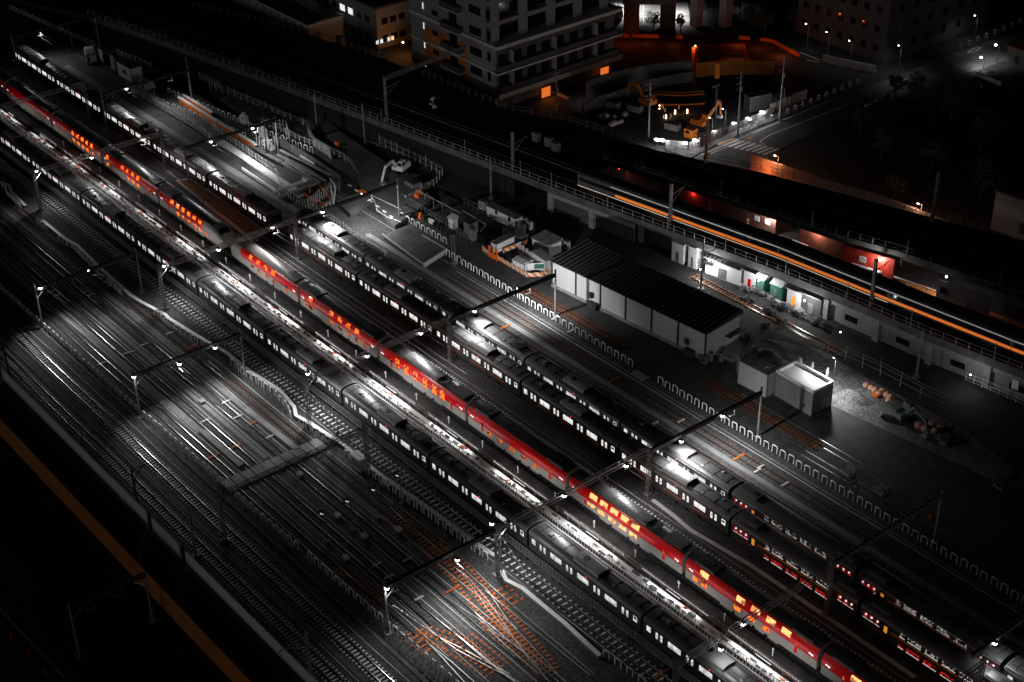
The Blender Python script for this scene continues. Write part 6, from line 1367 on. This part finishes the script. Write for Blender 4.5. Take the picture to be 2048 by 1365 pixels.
for x,lb in ((1262,'left'),(1335,'right')):
    t=thing('viaduct_pier','massive dark pier of the elevated road at the top, %s one'%lb,'pier',at(x,72 if x<1300 else 55)); MB().box(-1.2,1.2,-1.2,1.2,0,13).build('shaft',M['walld'],t)
tag(MB().beam(at(1245,-6,9),at(1352,-6,9),5,1.6).build('crossbeam',M['walld']),'dark crossbeam of the elevated road above the bright car park','beam')
for x,lb in ((1392,'grey pillar at the right edge of the bright car park'),(1450,'dim pillar beyond the bright car park')): t=thing('pillar',lb,'pillar',at(x,52)); MB().box(-1,1,-1,1,0,11).build('shaft',M['conc'],t)
t=thing('parked_van','dark van parked in the bright car park beside the apartment block','van',at(1224,40),1.35); b=MB(); b.prism([(-.95,.3),(-.95,1.2),(-.8,2.0),(.8,2.0),(.95,1.2),(.95,.3)],-2.4,2.3); b.build('body',M['walld'],t); MB().box(-2.45,-2.401,-.75,.75,1.1,1.8).build('windscreen',M['glass'],t)
for xx in (-1.5,1.5):
    for yy in (-.9,.9): MB().tube((xx,yy-.1,.35),(xx,yy+.1,.35),.35,10).build('wheel',M['black'],t)
TREES=[((1307,62),4.2,'young tree in front of the bright car park, left one'),((1361,62),3.6,'young tree in front of the bright car park, right one'),((1500,60),5,'dim tree by the scattered lamps at the top'),((1530,70),5,'dim tree beside the orange-lit corner'),((1480,30),4.5,'tree near the small white lamps at the top'),((1590,60),5,'dark tree at the foot of the big dim hall'),((1790,190),4,'low tree at the corner of the dim street'),((1830,200),5,'broad dark tree beside the dim street'),((1900,250),7,'largest black tree at the right, upper'),((1960,300),7,'black tree at the right, middle'),((1760,330),6,'black tree near the long lit wall, left'),((1860,350),7,'black tree near the long lit wall, middle'),((1960,400),7,'black tree near the long lit wall, right'),((1720,270),5,'black tree at the bend of the street'),((1790,395),4,'reddish small tree before the long lit wall')]
for i,(p,h_,lb) in enumerate(TREES): bush('tree',lb,at(*p),h_*.42,h_*.42,h_*.8,700 if i>1 else 1000,'tree',None,h_*.28,100+i,.24 if i>1 else .17)
for x,y,hh,p,lb in ((1613,105,6,60,'slim lamp post in front of the big dim hall, left'),(1654,122,6,60,'slim lamp post in front of the big dim hall, middle'),(1699,140,6,60,'slim lamp post in front of the big dim hall, right'),(1797,150,6,300,'street lamp on the tall dim pole beside the hall corner'),(1948,88,6,200,'street lamp far up the upper right road'),(1993,125,3.5,500,'very bright lamp by the bicycle shelter, right one'),(1966,138,2.2,350,'very bright lamp by the bicycle shelter, left one'),(1568,205,3,60,'small lamp behind the hoarding up the street'),(1424,270,3.2,60,'little lamp on the hoarding by the orange excavator'),(1450,252,3.2,40,'little lamp by the wire cage on the site'),(1410,27,2.5,60,'small white lamp near the top edge, left'),(1497,25,3,60,'small white lamp near the top edge, upper right'),(1484,18,3,40,'small white lamp near the top edge, lower right')):
    slamp(lb,(x,y),hh,p,r=.3 if p>=350 else .16)
rg=random.Random(12)
for i in range(14):
    b=MB(); 
    for s in (-.5,.5):
        for k in range(10): a0,a1=2*math.pi*k/10,2*math.pi*(k+1)/10; b.tube((s+.33*math.cos(a0),0,.35+.33*math.sin(a0)),(s+.33*math.cos(a1),0,.35+.33*math.sin(a1)),.025,4)
    b.pipe([(-.5,0,.35),(-.15,0,.85),(.4,0,.85),(.5,0,.35)],.03,4); b.pipe([(-.5,0,.35),(0,0,.35),(.4,0,.85),(.42,0,1.05)],.03,4); b.tube((-.3,0,.95),(-.05,0,.95),.05,4)
    tag(b.build('bicycle',M['steel'],None,at(1968+rg.uniform(-12,50),160+rg.uniform(-14,20))),'parked bicycle in the crowd beside the shelter','bicycle','parked bicycles').rotation_euler[2]=rg.uniform(0,3)
tag(MB().beam(at(1952,147,.5),at(2002,168,.5),.3,.8).build('bench_wall',M['white']),'pale green-lit strip wall of the bicycle shelter','wall')
for i,(x,y) in enumerate(((1815,160),(1800,170),(1780,185),(1765,195),(1745,205))): tag(MB().beam(at(x,y,.4),at(x-14,y+7,.4),.3,.6).build('rock_edge',M['pale'],None),'pale stone edging of the dim street','edging','stone edging of the dim street')
t=thing('parapet_wall','pale wall with round openings beside the dim street','wall',at(1645,124),0); ori(t,(1645,124),(1750,146)); Lp=(at(1645,124)-at(1750,146)).length; MB().box(0,Lp,-.2,.2,0,1.5).build('wall',M['conc'],t)
line('white line across the dark end of the ramp, upper',(1600,105),(1640,121),.25); line('white line across the dark end of the ramp, lower',(1613,121),(1640,125),.25)

for x,y,lb in ((1967,735,'small bright notice board under the viaduct near the right margin'),(2034,768,'bright notice board under the viaduct at the very right margin'),(1889,698,'narrow bright board on the viaduct wall above the mast arm')):
    a=at(x,y,2.2); t=thing('notice_board',lb,'notice board',(a.x,a.y-.4,0),.08); MB().box(-.5,.5,-.04,.04,1.5,3.0).build('panel',M['board'],t); b=MB(); b.tube((-.4,.08,0),(-.4,.08,2.9),.04,5); b.tube((.4,.08,0),(.4,.08,2.9),.04,5); b.build('post',M['steel'],t)
for x,y,z,p,lb in ((1950,745,3.0,120,'small lamp beside the bright notice boards near the right margin'),(1690,660,3.2,60,'small lamp at the wall right of the slatted shelter')):
    a=at(x,y,z); t=thing('wall_lamp',lb,'lamp',(a.x,a.y-1.0,z)); MB().sphere((0,0,0),.1,6,4).build('lamp_glass',M['lamp'],t); light('POINT',(0,-.1,-.25),p,t,rad=.15)  # lamp by the notice boards is added to brighten that end
rail_fence('garden_fence','light railing beneath the viaduct near the right margin',[at(*p)[:2] for p in ((1930,762),(2048,812))],1.4,1.2,'white',0,(1.0,.5,.2))
